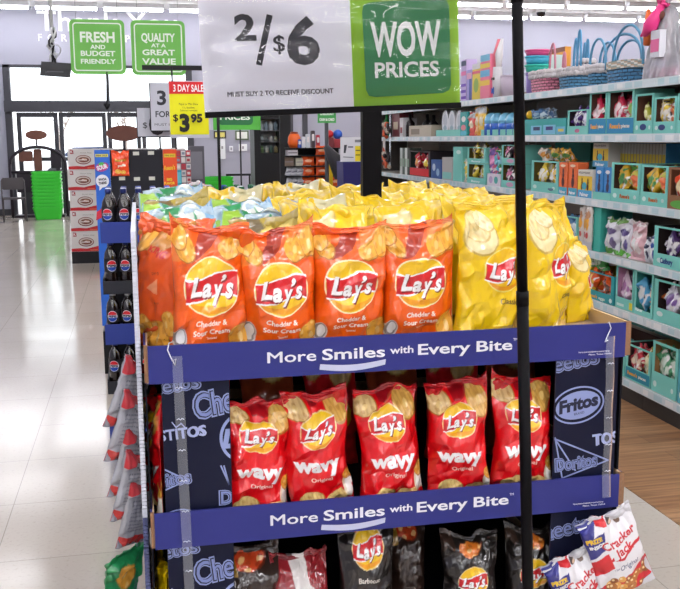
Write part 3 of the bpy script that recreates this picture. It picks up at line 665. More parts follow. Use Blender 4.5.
# ================================================================ clip strips and what hangs from them
PLA = clear_film(.15, '#eef2ff', .16); STR = mat('#e8e8ee', rough=.6)
def strip_thing(pts, hook, lab):
    root = thing('clip_strip', lab, 'clip strip', (pts[0][0], FY-.012, pts[0][2])); s = MB(); n = 26; V = []; Fc = []
    for i in range(n+1):
        q = i/n; x = pts[0][0]+(pts[1][0]-pts[0][0])*q; z = pts[0][2]+(pts[1][2]-pts[0][2])*q; y = FY-.010+.0025*math.sin(q*17)
        for dx in (-.013, -.006, .006, .013): V.append((x+dx, y-(.002 if abs(dx) < .01 else 0), z))
    for i in range(n):
        for k in range(3): Fc.append((4*i+k, 4*i+k+1, 4*i+k+5, 4*i+k+4))
    s.add(V, Fc, PLA, True); q_ = 0
    o = in_world(s.build('plastic_band', root), root)
    nn = int(abs(pts[0][2]-pts[1][2])/.085)
    for i in range(1, nn+1):
        q = i/(nn+1); x = pts[0][0]+(pts[1][0]-pts[0][0])*q; z = pts[0][2]+(pts[1][2]-pts[0][2])*q
        in_world(MB().tube([(x-.009, FY-.014, z), (x-.004, FY-.018, z+.004), (x, FY-.015, z-.001), (x+.004, FY-.018, z+.004), (x+.009, FY-.014, z)], .0011, mat('#d4daea', rough=.3), n=5).build('clip', root), root)
    in_world(MB().tube(hook, .0016, STR, n=6).build('string_hook', root), root)
    return root
def P3(px, py, y): v = at(px, py, Y=y); return (v.x, v.y, v.z)
strip_thing([P3(177, 356, FY-.01), P3(190, 600, FY-.01)], [P3(172, 342, FY+.012), P3(169, 343, FY-.003), P3(167.5, 350, FY-.005), P3(171, 358, FY-.006), P3(175, 365, FY-.014), P3(176, 359, FY-.015), P3(172, 361, FY-.012)], 'clear plastic clip strip hanging down the left front of the display')
strip_thing([P3(611, 336, FY-.01), P3(606, 497, FY-.01)], [P3(607, 324, FY+.012), P3(609, 322, FY-.003), P3(611, 328, FY-.006), P3(607, 337, FY-.008), P3(605, 342, FY-.014), P3(608, 340, FY-.015)], 'clear plastic clip strip on the right front holding popcorn snack bags')
def art_cj():
    a = Art(.165, .25, 1800, '#f3f1f4'); a.poly([(-.083, .17), (-.03, .235), (-.03, .25), (-.083, .25)], '#2c2f86').poly([(-.083, .13), (-.035, .155), (-.02, .21), (-.083, .20)], '#2c2f86')
    a.text('PRIZE', -.055, .196, .013, '#f2c92c', w=.045, bold=.05).text('INSIDE', -.052, .176, .012, '#ffffff', w=.045, bold=.05)
    a.poly([(-.03, .25), (.0, .25), (-.005, .22), (-.035, .225)], '#d6202a').ell(.012, .228, .014, .015, '#4a3b36').ell(.012, .222, .008, .008, '#e9c9a8').ell(.032, .215, .009, .008, '#6b5242')
    for dx, dy, c in ((.0012, -.0012, '#f3f1f4'), (0, 0, '#c81a28')):
        a.text('Cracker', .015+dx, .172+dy, .024, c, w=.112, bold=.03, rot=.22, arc=-2.0).text('Jack', .020+dx, .140+dy, .026, c, w=.062, bold=.03, rot=.12)
    a.poly([(-.083, .10), (-.02, .13), (-.02, .118), (.01, .108), (.083, .15), (.083, .158), (.01, .118), (-.083, .12)], '#c81a28').poly([(-.083, .125), (-.03, .145), (-.025, .095), (-.083, .085)], '#d6202a')
    a.text('Original', .022, .088, .015, '#39426f', w=.062, bold=.01, rot=.12, shear=.3).text('The', -.02, .086, .008, '#39426f', rot=.1)
    a.poly([(-.083, .0), (.083, .0), (.083, .085), (.04, .065), (-.02, .05), (-.083, .05)], '#c81a28')
    for i in range(34):
        q = random.Random(i); x, y = q.uniform(-.07, .08), q.uniform(.004, .056); a.ell(x, y, .011, .009, ('#b06a28', '#e0a24c', '#8e4c1c')[i % 3]).ell(x-.003, y+.003, .004, .003, '#f5d9a0')
    return a
ACJ = art_cj()
tp = at(600, 520, Y=FY-.03)
o = bag_mesh('popcorn_bag', ACJ, '#d8d6da', .175, .262, .04, 120, 180, seed=601, ear=(.0, -.01), fold=.0, hang=True, crease=.7, seal=.06)
o.rotation_euler = (0, -.36, -.04)
tp = at(603, 515, Y=FY-.05); o.location = Vector((tp.x, FY-.052, tp.z))-Euler((0, -.36, -.04)).to_matrix() @ Vector((0, 0, .255))
tag(o, 'white and red popcorn snack bag hanging from the right clip strip', 'snack bag', 'popcorn bags on the right clip strip')
c = o.copy(); c.data = o.data; COL.objects.link(c); c.rotation_euler = (0, -.42, .0); c.location = o.location+Vector((-.085, .022, -.115))
c['label'] = 'second popcorn snack bag hanging lower behind the first, blue corner showing'
# bags on the strip at the left side of the display
A_S = Art(.14, .20, 1100, '#aeaeb4'); A_S.poly([(-.07, .165), (.07, .165), (.07, .2), (-.07, .2)], '#b9242c').poly([(-.07, 0), (.07, 0), (.07, .03), (-.07, .03)], '#c8322c')
for i in range(9):
    A_S.put((abs(A_S.Y-(.05+i*.011)) < .0018) & (abs(A_S.X) < .05) & (np.sin(A_S.X*900+i) > -.4), '#6e6e78')
A_S.text('Facts', 0, .15, .008, '#4b4b55', bold=.03)
root = thing('clip_strip', 'clip strip on the left side of the display full of small bags', 'clip strip', (-.050, 2.62, .99)); in_world(MB().box(-.0465, -.044, 2.61, 2.635, .45, .99, PLA).build('plastic_band', root), root)
sb = bag_mesh('chip_bag', A_S, '#9c9ca4', .12, .20, .03, 60, 90, seed=701, hang=True, fold=0, ear=(0, 0), crease=.8)
for i, (px, py) in enumerate(((138, 360), (137, 392), (138, 428), (139, 450), (142, 478))):
    o = sb if i == 0 else sb.copy()
    if i: COL.objects.link(o)
    e = Euler((0.0, .30-.02*i, .95)); e.order = 'XYZ'; t = at(px, py, Y=2.62-.0*i)
    Mx = Matrix.Rotation(.36-.03*i, 3, 'Y') @ Matrix.Rotation(.75, 3, 'Z')
    o.rotation_euler = Mx.to_euler(); top = Vector((t.x+.008, 2.60-.012*(i % 2), t.z)); o.location = top-Mx @ Vector((0, 0, .195))
    tag(o, 'small silver and red chip bag on the left side strip, %s from the top' % ORD[i], 'chip bag', 'small bags hanging at the left side of the display')
# green bag near the floor at the left
o = bag_mesh('chip_bag', art_plain('#1f8a4c', ('chip', 0, .3, .05, .05)), '#1f8a4c', .14, .30, .03, 40, 60, seed=711, ear=(-.02, .02), fold=0, hang=True); t = at(127, 553, Y=2.6)
Mx = Matrix.Rotation(.15, 3, 'Y') @ Matrix.Rotation(.8, 3, 'Z'); o.rotation_euler = Mx.to_euler(); o.location = Vector((t.x-.004, 2.6, t.z))-Mx @ Vector((0, 0, .30)); tag(o, 'green chip bag hanging low at the left side of the display', 'chip bag')

# ================================================================ the near black post and the price sign
BLK = mat('#08070a', rough=.45, spec=.12)
pb = at(530, 589, Y=2.15); sl = .0465
post = thing('sign_post', 'black telescoping metal post standing in front of the chip display', 'post', (.975, 2.15, 0))
Q = lambda z: (-sl*z, 0, z)
MB().tube([Q(.012), Q(1.222)], .0148, BLK, n=16).build('lower_tube', post); MB().tube([Q(1.222), Q(2.25)], .0130, BLK, n=16).build('upper_tube', post)
MB().tube([Q(1.19), Q(1.226)], .0156, BLK, n=16).build('collar', post); MB().lathe([(0, 0), (.14, 0), (.14, .006), (.03, .014), (0, .014)], BLK, n=32).build('base_plate', post)
MB().tube([Q(1.913), Q(1.921)], .0142, BLK, n=16).build('joint_ring', post)
SY = 2.985
def s(px, py): v = at(px, py, Y=SY); return (v.x, v.z)
sign = thing('price_sign', 'large two for six dollar price sign over the chip display', 'sign', (.74, SY+.02, 0))
BL, BR = s(205, 113), s(460, 103); up = Vector((BL[1]-BR[1], BR[0]-BL[0])).normalized()*.62; mid = s(354, 107)
def q4(a, b, m, y0, y1): return MB().prism([a, b, (b[0]+up.x, b[1]+up.y), (a[0]+up.x, a[1]+up.y)], y0, y1, m)
in_world(q4(BL, mid, mat('#f0eff8', rough=.55), SY, SY+.003).build('paper_panel', sign), sign)
in_world(q4(mid, BR, mat('#8cbf26', rough=.55), SY, SY+.003).build('green_panel', sign), sign)
gr = Print(SY-.0008); R_ = .039
gr.poly([s(a, b) for a, b in []] or [s(362, 12), s(363, 6), s(367, 3), s(372, 2), s(440, -2), s(446, 0), s(449, 6), s(451, 84), s(449, 90), s(443, 93), s(376, 97), s(369, 96), s(366, 90)], '#2b7f4b')
x, z = s(406, 38); kk = 3.0/940*1.0
gr.text('WOW', x, z, 33*kk, '#f1f3f2', w=73*kk, bold=.028, rot=R_); x, z = s(407, 69); gr.text('PRICES', x, z, 15*kk, '#f1f3f2', w=67*kk, bold=.022, rot=R_)
in_world(gr.build('green_badge', sign), sign)
gp = Print(SY-.0008); INK = '#28272f'
for t_, px, py, h, w_ in (('2', 245, 27, 24, 21), ('$', 279, 43, 16, 11), ('6', 303, 40, 43, 33)):
    x, z = s(px, py); gp.lay = 0; gp.text(t_, x, z, h*kk, INK, w=w_*kk, bold=.015 if t_ == '$' else .035, rot=R_)
gp.lay = 0; gp.line([s(259.5, 62), s(269, 18)], .019, INK)
x, z = s(281, 92.5); gp.text('MUST BUY 2 TO RECEIVE DISCOUNT', x, z, 4.8*kk, INK, w=105*kk, bold=.02, rot=R_)
in_world(gp.build('price_lettering', sign), sign)
# clear sleeve with soft waves
nu, nv = 120, 60; U, V = np.meshgrid(np.linspace(0, 1, nu), np.linspace(0, 1, nv)); bx = np.array(BL); ex = np.array(BR)-bx; uy = np.array([up.x, up.y])
XX = bx[0]+ex[0]*U+uy[0]*V; ZZ = bx[1]+ex[1]*U+uy[1]*V; YY = SY-.010-.004*noise2(U*1.0+.3*V, V*3.2, 5, 3)-.0022*noise2(U+.6*V, V*3.5, 6, 6)
in_world(mesh_np('clear_sleeve', np.stack([XX, YY, ZZ], -1).reshape(-1, 3), grid_faces(nu, nv), None, clear_film(.02), sign), sign)
fm = MB(); d = Vector((BR[0]-BL[0], BR[1]-BL[1])).normalized(); n_ = Vector((-d.y, d.x))
def bar(a, b, t0, t1): fm.prism([(a[0]+n_.x*t0, a[1]+n_.y*t0), (b[0]+n_.x*t0, b[1]+n_.y*t0), (b[0]+n_.x*t1, b[1]+n_.y*t1), (a[0]+n_.x*t1, a[1]+n_.y*t1)], SY-.012, SY+.016, BLK)
bar(BL, BR, -.016, .002); in_world(fm.build('frame_bar', sign), sign)
ps = MB(); x0, x1 = s(362, 120)[0], s(381, 120)[0]; ps.box(x0, x1, SY-.010, SY+.022, ZF[0]+.001, 1.70, BLK)
hide = ps.build('post', sign); in_world(hide, sign); hide.location = (-sign.location[0], -sign.location[1]+.72*0, 0)
# ================================================================ behind the chip display, left half
BLACK = mat('#141417', rough=.5, spec=.3); GREYM = mat('#8d8d92', rough=.5); WHITE = mat('#f0f0f2', rough=.5); BLUEC = mat('#2a3c8c', rough=.45)
def PX(px, py, y): v = at(px, py, Y=y); return v.x, v.z
# ---- bottles on the cola rack
def bottle(kind):
    col, cap, lab = {'cola': ('#1a0f0c', '#1d2b6a', '#14141a'), 'blue': ('#1a0f0c', '#2b49b8', '#1c3da0'), 'white': ('#1a0f0c', '#e8e8ee', '#14141a'), 'green': ('#0f7a45', '#0c5c38', '#dfe9df')}[kind]
    root = bpy.data.objects.new('soda_bottle', None); COL.objects.link(root)
    MB().lathe([(0, .0), (.028, .0), (.033, .008), (.034, .06), (.031, .075), (.034, .09), (.0345, .15), (.030, .178), (.018, .200), (.0135, .208), (.0135, .214)], mat(col, rough=.06, coat=.8, spec=.6), n=16).build('bottle_body', root)
    MB().lathe([(.0, .214), (.0150, .214), (.0150, .232), (.013, .235), (0, .235)], mat(cap, rough=.35), n=14).build('cap', root)
    l = MB(); l.lathe([(.0352, .088), (.0352, .150)], mat(lab, rough=.3), n=18, cap=False)
    def disc(cz_, R_, a0, a1, c, r, n=9):
        xs_ = np.linspace(-R_*.995, R_*.995, n); V = []
        for x in xs_:
            hz = math.sqrt(max(0, R_*R_-x*x)); lo, hi = max(-hz, a0*R_), min(hz, a1*R_)
            if hi < lo: lo = hi = (a0 if a0 > 0 else a1)*R_
            V += [(r*math.sin(x/.0352), -r*math.cos(x/.0352), cz_+lo), (r*math.sin(x/.0352), -r*math.cos(x/.0352), cz_+hi)]
        l.add(V, [(2*i, 2*i+2, 2*i+3, 2*i+1) for i in range(n-1)], mat(c, rough=.35))
    def wrap(P, c, r): l.add([(r*math.sin(x/.0352), -r*math.cos(x/.0352), z) for x, z in P], [tuple(range(len(P)))], mat(c, rough=.35))
    R = .024; cz = .119
    if kind != 'green':
        disc(cz, R*1.1, -1, 1, '#e9eaf0', .0357)
        disc(cz, R, .28, 1, '#d5212d', .0362)
        disc(cz, R, -1, -.28, '#1d49b0', .0362)
        V, T = place_text('PEPSI', 0, cz, .010, w=.040, bold=.05); l.add([(.0366*math.sin(a/.0352), -.0366*math.cos(a/.0352), b) for a, b in V], [tuple(t) for t in T], mat('#15182c'))
    else: disc(cz, R*1.1, -.8, .8, '#1f8a4c', .0357)
    l.build('label', root); root.scale = (.92, .92, 1); return root
NAMEB = {'cola': 'dark cola bottle', 'blue': 'cola bottle with blue cap', 'white': 'cola bottle with white cap', 'green': 'green soda bottle'}
bots = {k_: bottle(k_) for k_ in NAMEB}; index_kids(); usedb = set()
rack = thing('soda_rack', 'tall black and blue soda rack full of cola bottles left behind the chips', 'display rack', (.35, 4.7, 0))
RX0, RX1 = -.180, 1.05; TZ = [1.142, .902, .662, .422, .182]
in_world(MB().box(RX0+.03, RX1-.03, 4.50, 4.95, 0, .165, BLACK).build('base', rack), rack)
for t, z in enumerate(TZ):
    m = MB(); cc = BLUEC if t % 2 == 0 else mat('#23242c', rough=.5)
    m.box(RX0, RX1, 4.465, 4.95, z-.012, z-.002, cc).box(RX0, RX1, 4.460, 4.465, z-.012, z+(.085 if t % 2 == 0 else .05), cc).box(RX0, RX0+.005, 4.465, 4.95, z-.012, z+.06, cc).box(RX1-.005, RX1, 4.465, 4.95, z-.012, z+.06, cc)
    o = in_world(m.build('shelf_tray', rack), rack)
in_world(MB().box(RX0+.01, RX1-.01, 4.955, 4.97, 0, 1.2, BLACK).build('back_panel', rack), rack)
def put_bottle(kind, x, y, z, lab, grp, rz=0):
    if kind in usedb: o = copy_tree(bots[kind])
    else: o = bots[kind]; usedb.add(kind)
    o.location = (x, y, z); o.rotation_euler = (0, 0, rz); tag(o, lab, 'bottle', grp); return o
rs = random.Random(3)
for r in range(4):
    for c in range(15):
        k_ = 'green' if c >= 6 and (c+r) % 5 else ('blue' if (r == 2 and c > 2) or (r == 3 and c in (2, 4, 5)) else ('white' if r == 1 or c >= 6 else 'cola'))
        put_bottle(k_, -.140+.069*c, 4.505+.078*r, TZ[0]+.001, '%s on the top soda tier, %s row, %s from left' % (NAMEB[k_], ORD[r], ORD[c]), 'soda bottles on the top tier', rs.uniform(-1, 1) if c > 2 else rs.uniform(-.4, .4))
for t in range(1, 5):
    for c in range(4):
        k_ = 'cola' if t in (1, 3) else 'white'
        put_bottle(k_, -.140+.069*c, 4.507, TZ[t]+.001, '%s in the front of the %s soda tier, %s from left' % (NAMEB[k_], ORD[t], ORD[c]), 'soda bottles on the lower tiers', rs.uniform(-.3, .3))
# ---- sale signs
SGY = 4.30
def hang_sign():
    x0, z0 = PX(170, 138, SGY); x1, z1 = PX(208, 81, SGY); xb, zb2 = PX(142, 67, SGY); xp = PX(219.5, 150, SGY)[0]
    root = thing('sale_sign', 'yellow and red three day sale price card on a black bar', 'sign', ((x0+x1)/2, SGY, 0))
    in_world(MB().tube([(xp, SGY+.03, 1.20), (xp, SGY+.03, zb2)], .007, BLACK).build('post', root), root)
    in_world(MB().box(xb, xp+.01, SGY+.02, SGY+.04, zb2-.010, zb2+.010, BLACK).build('bar', root), root)
    in_world(MB().box((x0+x1)/2-.14+.10, xp-.02, SGY+.018, SGY+.042, 1.19, 1.20, BLACK).build('foot_bar', root), root)
    xm = PX(172, 75, SGY)[0]; in_world(MB().tube([(xm, SGY+.02, zb2), (xm, SGY+.01, (zb2+z1)/2), (xm, SGY, z1-.004)], .004, BLACK).build('hook', root), root)
    m = Print(SGY-.0016); zr = PX(190, 94, SGY)[1]; zg = PX(190, 134.5, SGY)[1]
    m.box(x0, x1, SGY-.001, SGY+.001, z0, z1, mat('#c9c8d2', rough=.5)); m.lay = 0
    m.poly([(x0+.003, zg), (x1-.002, zg), (x1-.002, zr), (x0+.003, zr)], '#f1ec12').poly([(x0+.003, zr), (x1-.002, zr), (x1-.002, z1-.004), (x0+.003, z1-.004)], '#d81c22')
    k = SGY/940*1.02; cx = (x0+x1)/2
    m.text('3 DAY SALE', cx, PX(190, 88, SGY)[1], 6.5*k, '#ffffff', w=28.5*k, bold=.02)
    a = PX(188.5, 104, SGY); m.text('Pepsi or Mtn Dew', a[0], a[1], 2*k, '#3a3510', w=18*k).text('1 L bottles', a[0], a[1]-3.3*k, 1.8*k, '#3a3510', w=11*k).text('Selected varieties', a[0], a[1]-6*k, 1.6*k, '#3a3510', w=16*k)
    for s_, px, py, h, w_ in (('$', 175.5, 117.5, 6.5, 4.5), ('3', 184.5, 122.5, 15.5, 9.5), ('95', 196.5, 118, 7.5, 11)):
        a = PX(px, py, SGY); m.text(s_, a[0], a[1], h*k, '#1c1a16', w=w_*k, bold=.05 if s_ != '$' else .015)
    in_world(m.build('price_card', root), root)
    a = PX(188, 136.4, SGY)
hang_sign()
# black snack panel
PY = 6.5; x0, zt_ = PX(94, 150, PY); x1 = PX(110, 150, PY)[0]; x2 = PX(162, 150, PY)[0]; x3 = PX(176.5, 150, PY)[0]
pan = thing('candy_display', 'black backboard candy display with blue and orange side wings', 'display stand', ((x0+x3)/2, PY+.1, 0))
in_world(MB().box(x1-.004, x2+.004, PY+.02, PY+.05, .02, zt_, mat('#202027', rough=.55, spec=.3)).build('back_panel', pan), pan)
in_world(MB().box(x0, x3, PY+.052, PY+.4, 0, .3, BLACK).build('base', pan), pan)
k6 = PY/940*1.02
def P6(px, py): return PX(px, py, PY)
m = Print(PY-.0006); m.box(x0, x1-.005, PY, PY+.02, .35, zt_, mat('#2866c8', rough=.45)); m.lay = 0
a, b_ = P6(95.5, 157), P6(108, 154); m.poly([(a[0], a[1]), (b_[0], a[1]), (b_[0], b_[1]), (a[0], b_[1])], '#f0e658').text('MINI SALE', (a[0]+b_[0])/2, (a[1]+b_[1])/2, 1.6*k6, '#2a2a60', w=10*k6, bold=.03)
a = P6(102, 167); m.poly(ell(a[0], a[1], 6.2*k6, 4.2*k6, rot=.3), '#b43a86').poly(ell(a[0]-.3*k6, a[1]+2.5*k6, 2.6*k6, 2*k6), '#4fb84a').poly(ell(a[0]+3*k6, a[1]+.6*k6, 2.6*k6, 1.8*k6), '#e05a78').text('SOUR', a[0], a[1], 4*k6, '#f4f4fa', w=10*k6, bold=.05, rot=.25)
a = P6(102.5, 181); m.poly(ell(a[0], a[1], 6*k6, 6*k6), '#f2f2f6').poly([(a[0]-3*k6, a[1]-4*k6), (a[0]+1*k6, a[1]-5*k6), (a[0]-3.2*k6, a[1]-9*k6)], '#f2f2f6').text('WHOA', a[0], a[1]+1.6*k6, 2.2*k6, '#22222a', w=7.5*k6, bold=.05, rot=.1).text('THERE', a[0], a[1]-1.8*k6, 2.2*k6, '#22222a', w=7.5*k6, bold=.05, rot=.1)
a = P6(99, 212); m.poly([(a[0]-3*k6, a[1]-8*k6), (a[0]+9*k6, a[1]-2*k6), (a[0]+9*k6, a[1]+8*k6), (a[0]-2*k6, a[1])], '#c8263a')
in_world(m.build('blue_wing', pan), pan)
m = Print(PY-.0006); m.box(x2+.005, x3, PY, PY+.02, .35, zt_, mat('#e04a18', rough=.45)); m.lay = 0
a = P6(169.5, 155.5); m.poly([(a[0]-5.5*k6, a[1]-1.7*k6), (a[0]+5.5*k6, a[1]-1.7*k6), (a[0]+5.5*k6, a[1]+1.7*k6), (a[0]-5.5*k6, a[1]+1.7*k6)], '#e8c83a').text('MINI SALE', a[0], a[1], 1.6*k6, '#5a2a10', w=9*k6)
a = P6(169.5, 167.5); m.text("Reese's", a[0], a[1], 4.2*k6, '#f2c230', w=10.5*k6, bold=.03, shear=.2, rot=.08)
a = P6(169.5, 179.5); m.text('BIG', a[0], a[1]+.2*k6, 2.4*k6, '#f6d23a', w=5*k6, bold=.04).text('FLAVOR', a[0], a[1]-3.4*k6, 2.4*k6, '#f6d23a', w=10*k6, bold=.04)
in_world(m.build('orange_wing', pan), pan)
for j, (px, py) in enumerate(((121, 153), (136, 153.5), (151, 153), (122, 178.5), (137, 179), (152, 178.5))):
    a = P6(px, py); in_world(MB().box(a[0]-.020, a[0]+.020, PY+.012, PY+.0195, a[1]-.012, a[1]+.012, mat('#dcdccf', rough=.6)).build('price_tag', pan), pan)
A_RE = Art(.13, .19, 900, '#ee4a12'); A_RE.text("Reese's", 0, .125, .022, '#3a1c0c', w=.085, bold=.06, rot=.05).text("Reese's", 0, .126, .021, '#f4c02c', w=.08, bold=.02, rot=.05).chip(-.02, .035, .025, .018, c='#f0b43a').chip(.02, .03, .02, .016, c='#f0b43a').text('puffs', .01, .085, .018, '#fff4d8', w=.06, bold=.04, rot=.08)
a = P6(121, 176); o = bag_mesh('candy_bag', A_RE, '#e0400e', .118, .16, .02, 60, 80, seed=801, hang=True, fold=0, ear=(0, 0), crease=.5); o.location = (a[0], PY-.006, a[1]); tag(o, 'orange candy bag hanging on the black backboard', 'candy bag')
# three-for sign and dollar sign on stems behind
def stem_sign(lab, y, pa, pb, draw, px_stem, z_foot):
    x0, z0 = PX(pa[0], pb[1], y); x1, z1 = PX(pb[0], pa[1], y); root = thing('price_card', lab, 'sign', ((x0+x1)/2, y, z_foot))
    m = Print(y-.0016); m.box(x0, x1, y-.001, y+.001, z0, z1, mat('#c2c2cc', rough=.5)); m.lay = 0; draw(m, y/940*1.02, lambda px, py: PX(px, py, y)); in_world(m.build('card', root), root)
    in_world(MB().box(x0-.004, x1+.004, y+.0015, y+.006, z0-.008, z0+.004, BLACK).box(x0-.006, x0+.002, y+.0015, y+.006, z0, z1, BLACK).build('frame', root), root)
    xs_ = PX(px_stem, 140, y)[0]; in_world(MB().box(xs_-.006, xs_+.006, y+.0065, y+.0175, z_foot, z0+.02, BLACK).build('stem', root), root)
def d1(m, k, f):
    a = f(161.5, 97.5); m.text('3', a[0], a[1], 13*k, '#22222a', w=8.5*k, bold=.03)
    a = f(163, 114); m.text('FOR', a[0], a[1], 5.6*k, '#22222a', w=14*k, bold=.02); a = f(168, 124.5); m.text('MUST BUY 3', a[0], a[1], 2.4*k, '#3a3a44', w=25*k)
def d2(m, k, f):
    a = f(145, 125); m.text('$', a[0], a[1], 5.5*k, '#22222a', w=4*k); a = f(157, 124); m.text('0', a[0], a[1], 18*k, '#22222a', w=15*k, bold=.05)
stem_sign('grey three for price card between the black backboard and yellow sale card', 6.535, (151.5, 83), (190, 130.5), d1, 176, zt_+.001)
stem_sign('grey dollar price card low behind the three for card', 6.60, (138, 108), (178, 136.5), d2, 160, .3)
# green round-cornered hanging signs
def green_sign(lab, y, px0, px1, py0, py1, lines):
    x0, z0 = PX(px0, py1, y); x1, z1 = PX(px1, py0, y); k = y/940*1.02; root = thing('green_sign', lab, 'sign', ((x0+x1)/2, y, z0))
    b = MB(); b.prism(rrect(x0, x1, z0, z1, .045), y, y+.006, mat('#6cb84c', rough=.5)); in_world(b.build('panel', root), root)
    m = Print(y-.0006); i = 2.8*k; R1 = rrect(x0+i, x1-i, z0+i, z1-i, .03); R2 = rrect(x0+i+1.1*k, x1-i-1.1*k, z0+i+1.1*k, z1-i-1.1*k, .022); n = len(R1); mw = mat('#eef6ea', rough=.5)
    m.lay = 1
    for q in range(n): m._tri([R1[q], R1[(q+1) % n], R2[(q+1) % n], R2[q]], mw)
    for s_, py, h, w_ in lines: m.lay = 1; m.text(s_, (x0+x1)/2, PX(px0, py, y)[1], h*.84*k, mw, w=w_*.97*k, bold=.03)
    in_world(m.build('lettering', root), root)
    for x in (x0+.06, x1-.06): in_world(MB().tube([(x, y+.003, z1-.02), (x, y+.003, CZ)], .002, GREYM, n=5).build('wire', root), root)
    return root
g1 = green_sign('green square fresh and budget friendly sign hanging at upper left', 9.0, 71.5, 124, 20, 74, (('FRESH', 36.5, 11, 32), ('AND', 46.5, 4.5, 14), ('BUDGET', 53, 5.5, 32), ('FRIENDLY', 61, 5, 32.5)))
a = PX(107, 74, 9.0); b_ = PX(107, 104, 9.0); in_world(MB().tube([(a[0], 9.003, a[1]+.02), (b_[0], 9.003, b_[1])], .007, BLACK).lathe([(0, -.05), (.01, -.05), (.035, 0), (0, .0)], BLACK, c=(b_[0], 9.003, b_[1])).build('stem', g1), g1)
green_sign('green square quality at a great value sign hanging at upper left', 9.0, 132.5, 184.5, 21, 75, (('QUALITY', 37, 9, 32), ('AT A', 45, 4, 14), ('GREAT', 52, 6, 31), ('VALUE', 61, 6.5, 32)))
# hanging monitor on a pole with cables
y = 9.4; a = PX(50, 0, y); c_ = PX(50, 27, y); root = thing('ceiling_monitor', 'black monitor hung on a white ceiling pole with loose cables', 'monitor', (a[0], y, PX(50, 77, y)[1]))
in_world(MB().tube([(a[0], y, c_[1]), (a[0], y, CZ)], .016, mat('#cfcfd0', rough=.5)).build('pole', root), root)
rs = random.Random(5); zc0, zc1 = PX(50, 27, y)[1], PX(50, 64, y)[1]
for q in range(4):
    P = [(a[0]+.03*rs.uniform(-1, 1)*(0 if t in (0, 8) else 1)+.02*math.sin(t+q), y+.03*rs.uniform(-1, 1), zc0+(zc1-zc0)*t/8) for t in range(9)]
    in_world(MB().tube(P, .010, (BLACK, mat('#d8d8d8'))[q % 2]).build('cable', root), root)
cx, cz = PX(56, 50, y); in_world(MB().tube([(cx+.045*math.cos(t/10*2*PI), y-.02, cz+.05*math.sin(t/10*2*PI)) for t in range(10)], .006, mat('#c8c8cc'), closed=True).build('cable', root), root)
q0, q1, q2, q3 = PX(40, 75.5, y), PX(70, 77.5, y), PX(72, 63.5, y), PX(41.5, 61.5, y); in_world(MB().prism([q0, q1, q2, q3], y-.02, y+.03, mat('#26262b', rough=.4)).build('screen', root), root)
q = Print(y-.0206); q.line([PX(48, 71.5, y), PX(63, 72, y)], .012, '#5a5a62'); in_world(q.build('vent', root), root)
# ---- cartons
CY = 12.75; kc = CY/940*1.02; cw, ch = .372, .268
def carton():
    m = Print(-.0008); m.box(0, cw, 0, .30, 0, ch-.004, mat('#e6e1de', rough=.7, var=.04, bscale=8)); m.lay = 0
    m.poly([(0.002, .002), (cw-.002, .002), (cw-.002, .075), (cw*.6, .035), (cw*.3, .045), (.002, .04)], '#c9252c').poly([(.03, .20), (.075, .20), (.07, .25), (.03, .255)], '#a31f2c').text('K', .052, .228, .03, '#f4e9e6', bold=.05)
    m.poly(ell(cw*.52, .125, .098, .060), '#7a2228').poly(ell(cw*.52, .127, .088, .050), '#d9cbc3').poly(ell(cw*.53, .125, .070, .034), '#7d4a38').poly(ell(cw*.55, .130, .035, .016), '#c9a08c').text('coffee', cw*.5, .128, .022, '#f6efe8', bold=.04, w=.11).text('Donut Shop', cw*.62, .215, .016, '#8d8480', w=.14)
    m.poly([(cw*.65, .012), (cw*.9, .012), (cw*.9, .026), (cw*.65, .026)], '#e5734f')
    return m.build('coffee_carton')
c0 = carton(); xL = PX(69, 200, CY)[0]; n_ = 0; base = MB(); base.box(xL, xL+4*cw+.03, CY-.01, CY+.32, 0, .155, BLACK)
bs = base.build('pallet_base'); tag(bs, 'black low base under the stacked coffee cartons', 'base')
for c in range(4):
    for r in range(5):
        o = c0 if n_ == 0 else c0.copy()
        if n_: COL.objects.link(o)
        n_ += 1; o.location = (xL+c*(cw+.006)+.006*((r*7+c) % 3-1)+.004+(.008 if r == 4 else 0), CY+.004*((r+c) % 3), .156+r*ch)
        tag(o, 'white and red coffee carton, %s layer up, %s stack from the left' % (ORD[r], ORD[c]), 'carton', 'stacked coffee cartons')
# ---- green shopping baskets
GRN = mat('#35c832', rough=.4)
def basket_mesh():
    m = MB(); w0, d0, w1, d1, h = .24, .16, .295, .205, .25
    def lvl(w, d, z, r=.04): return [(x, y, z) for x, y in rrect(-w, w, -d, d, r, 3)]
    L = [lvl(w0, d0, 0), lvl(w0+.01, d0+.008, .03), lvl(w1-.015, d1-.012, h-.05), lvl(w1-.012, d1-.01, h-.03), lvl(w1, d1, h-.03), lvl(w1, d1, h), lvl(w1-.012, d1-.012, h), lvl(w1-.03, d1-.03, h-.05), lvl(w0-.004, d0-.004, .008)]
    V = [p for l in L for p in l]; n = len(L[0]); Fc = [(i*n+k, i*n+(k+1) % n, (i+1)*n+(k+1) % n, (i+1)*n+k) for i in range(len(L)-1) for k in range(n)]+[tuple(range(n))[::-1], tuple((len(L)-1)*n+k for k in range(n))]
    m.add(V, Fc, GRN)
    return m
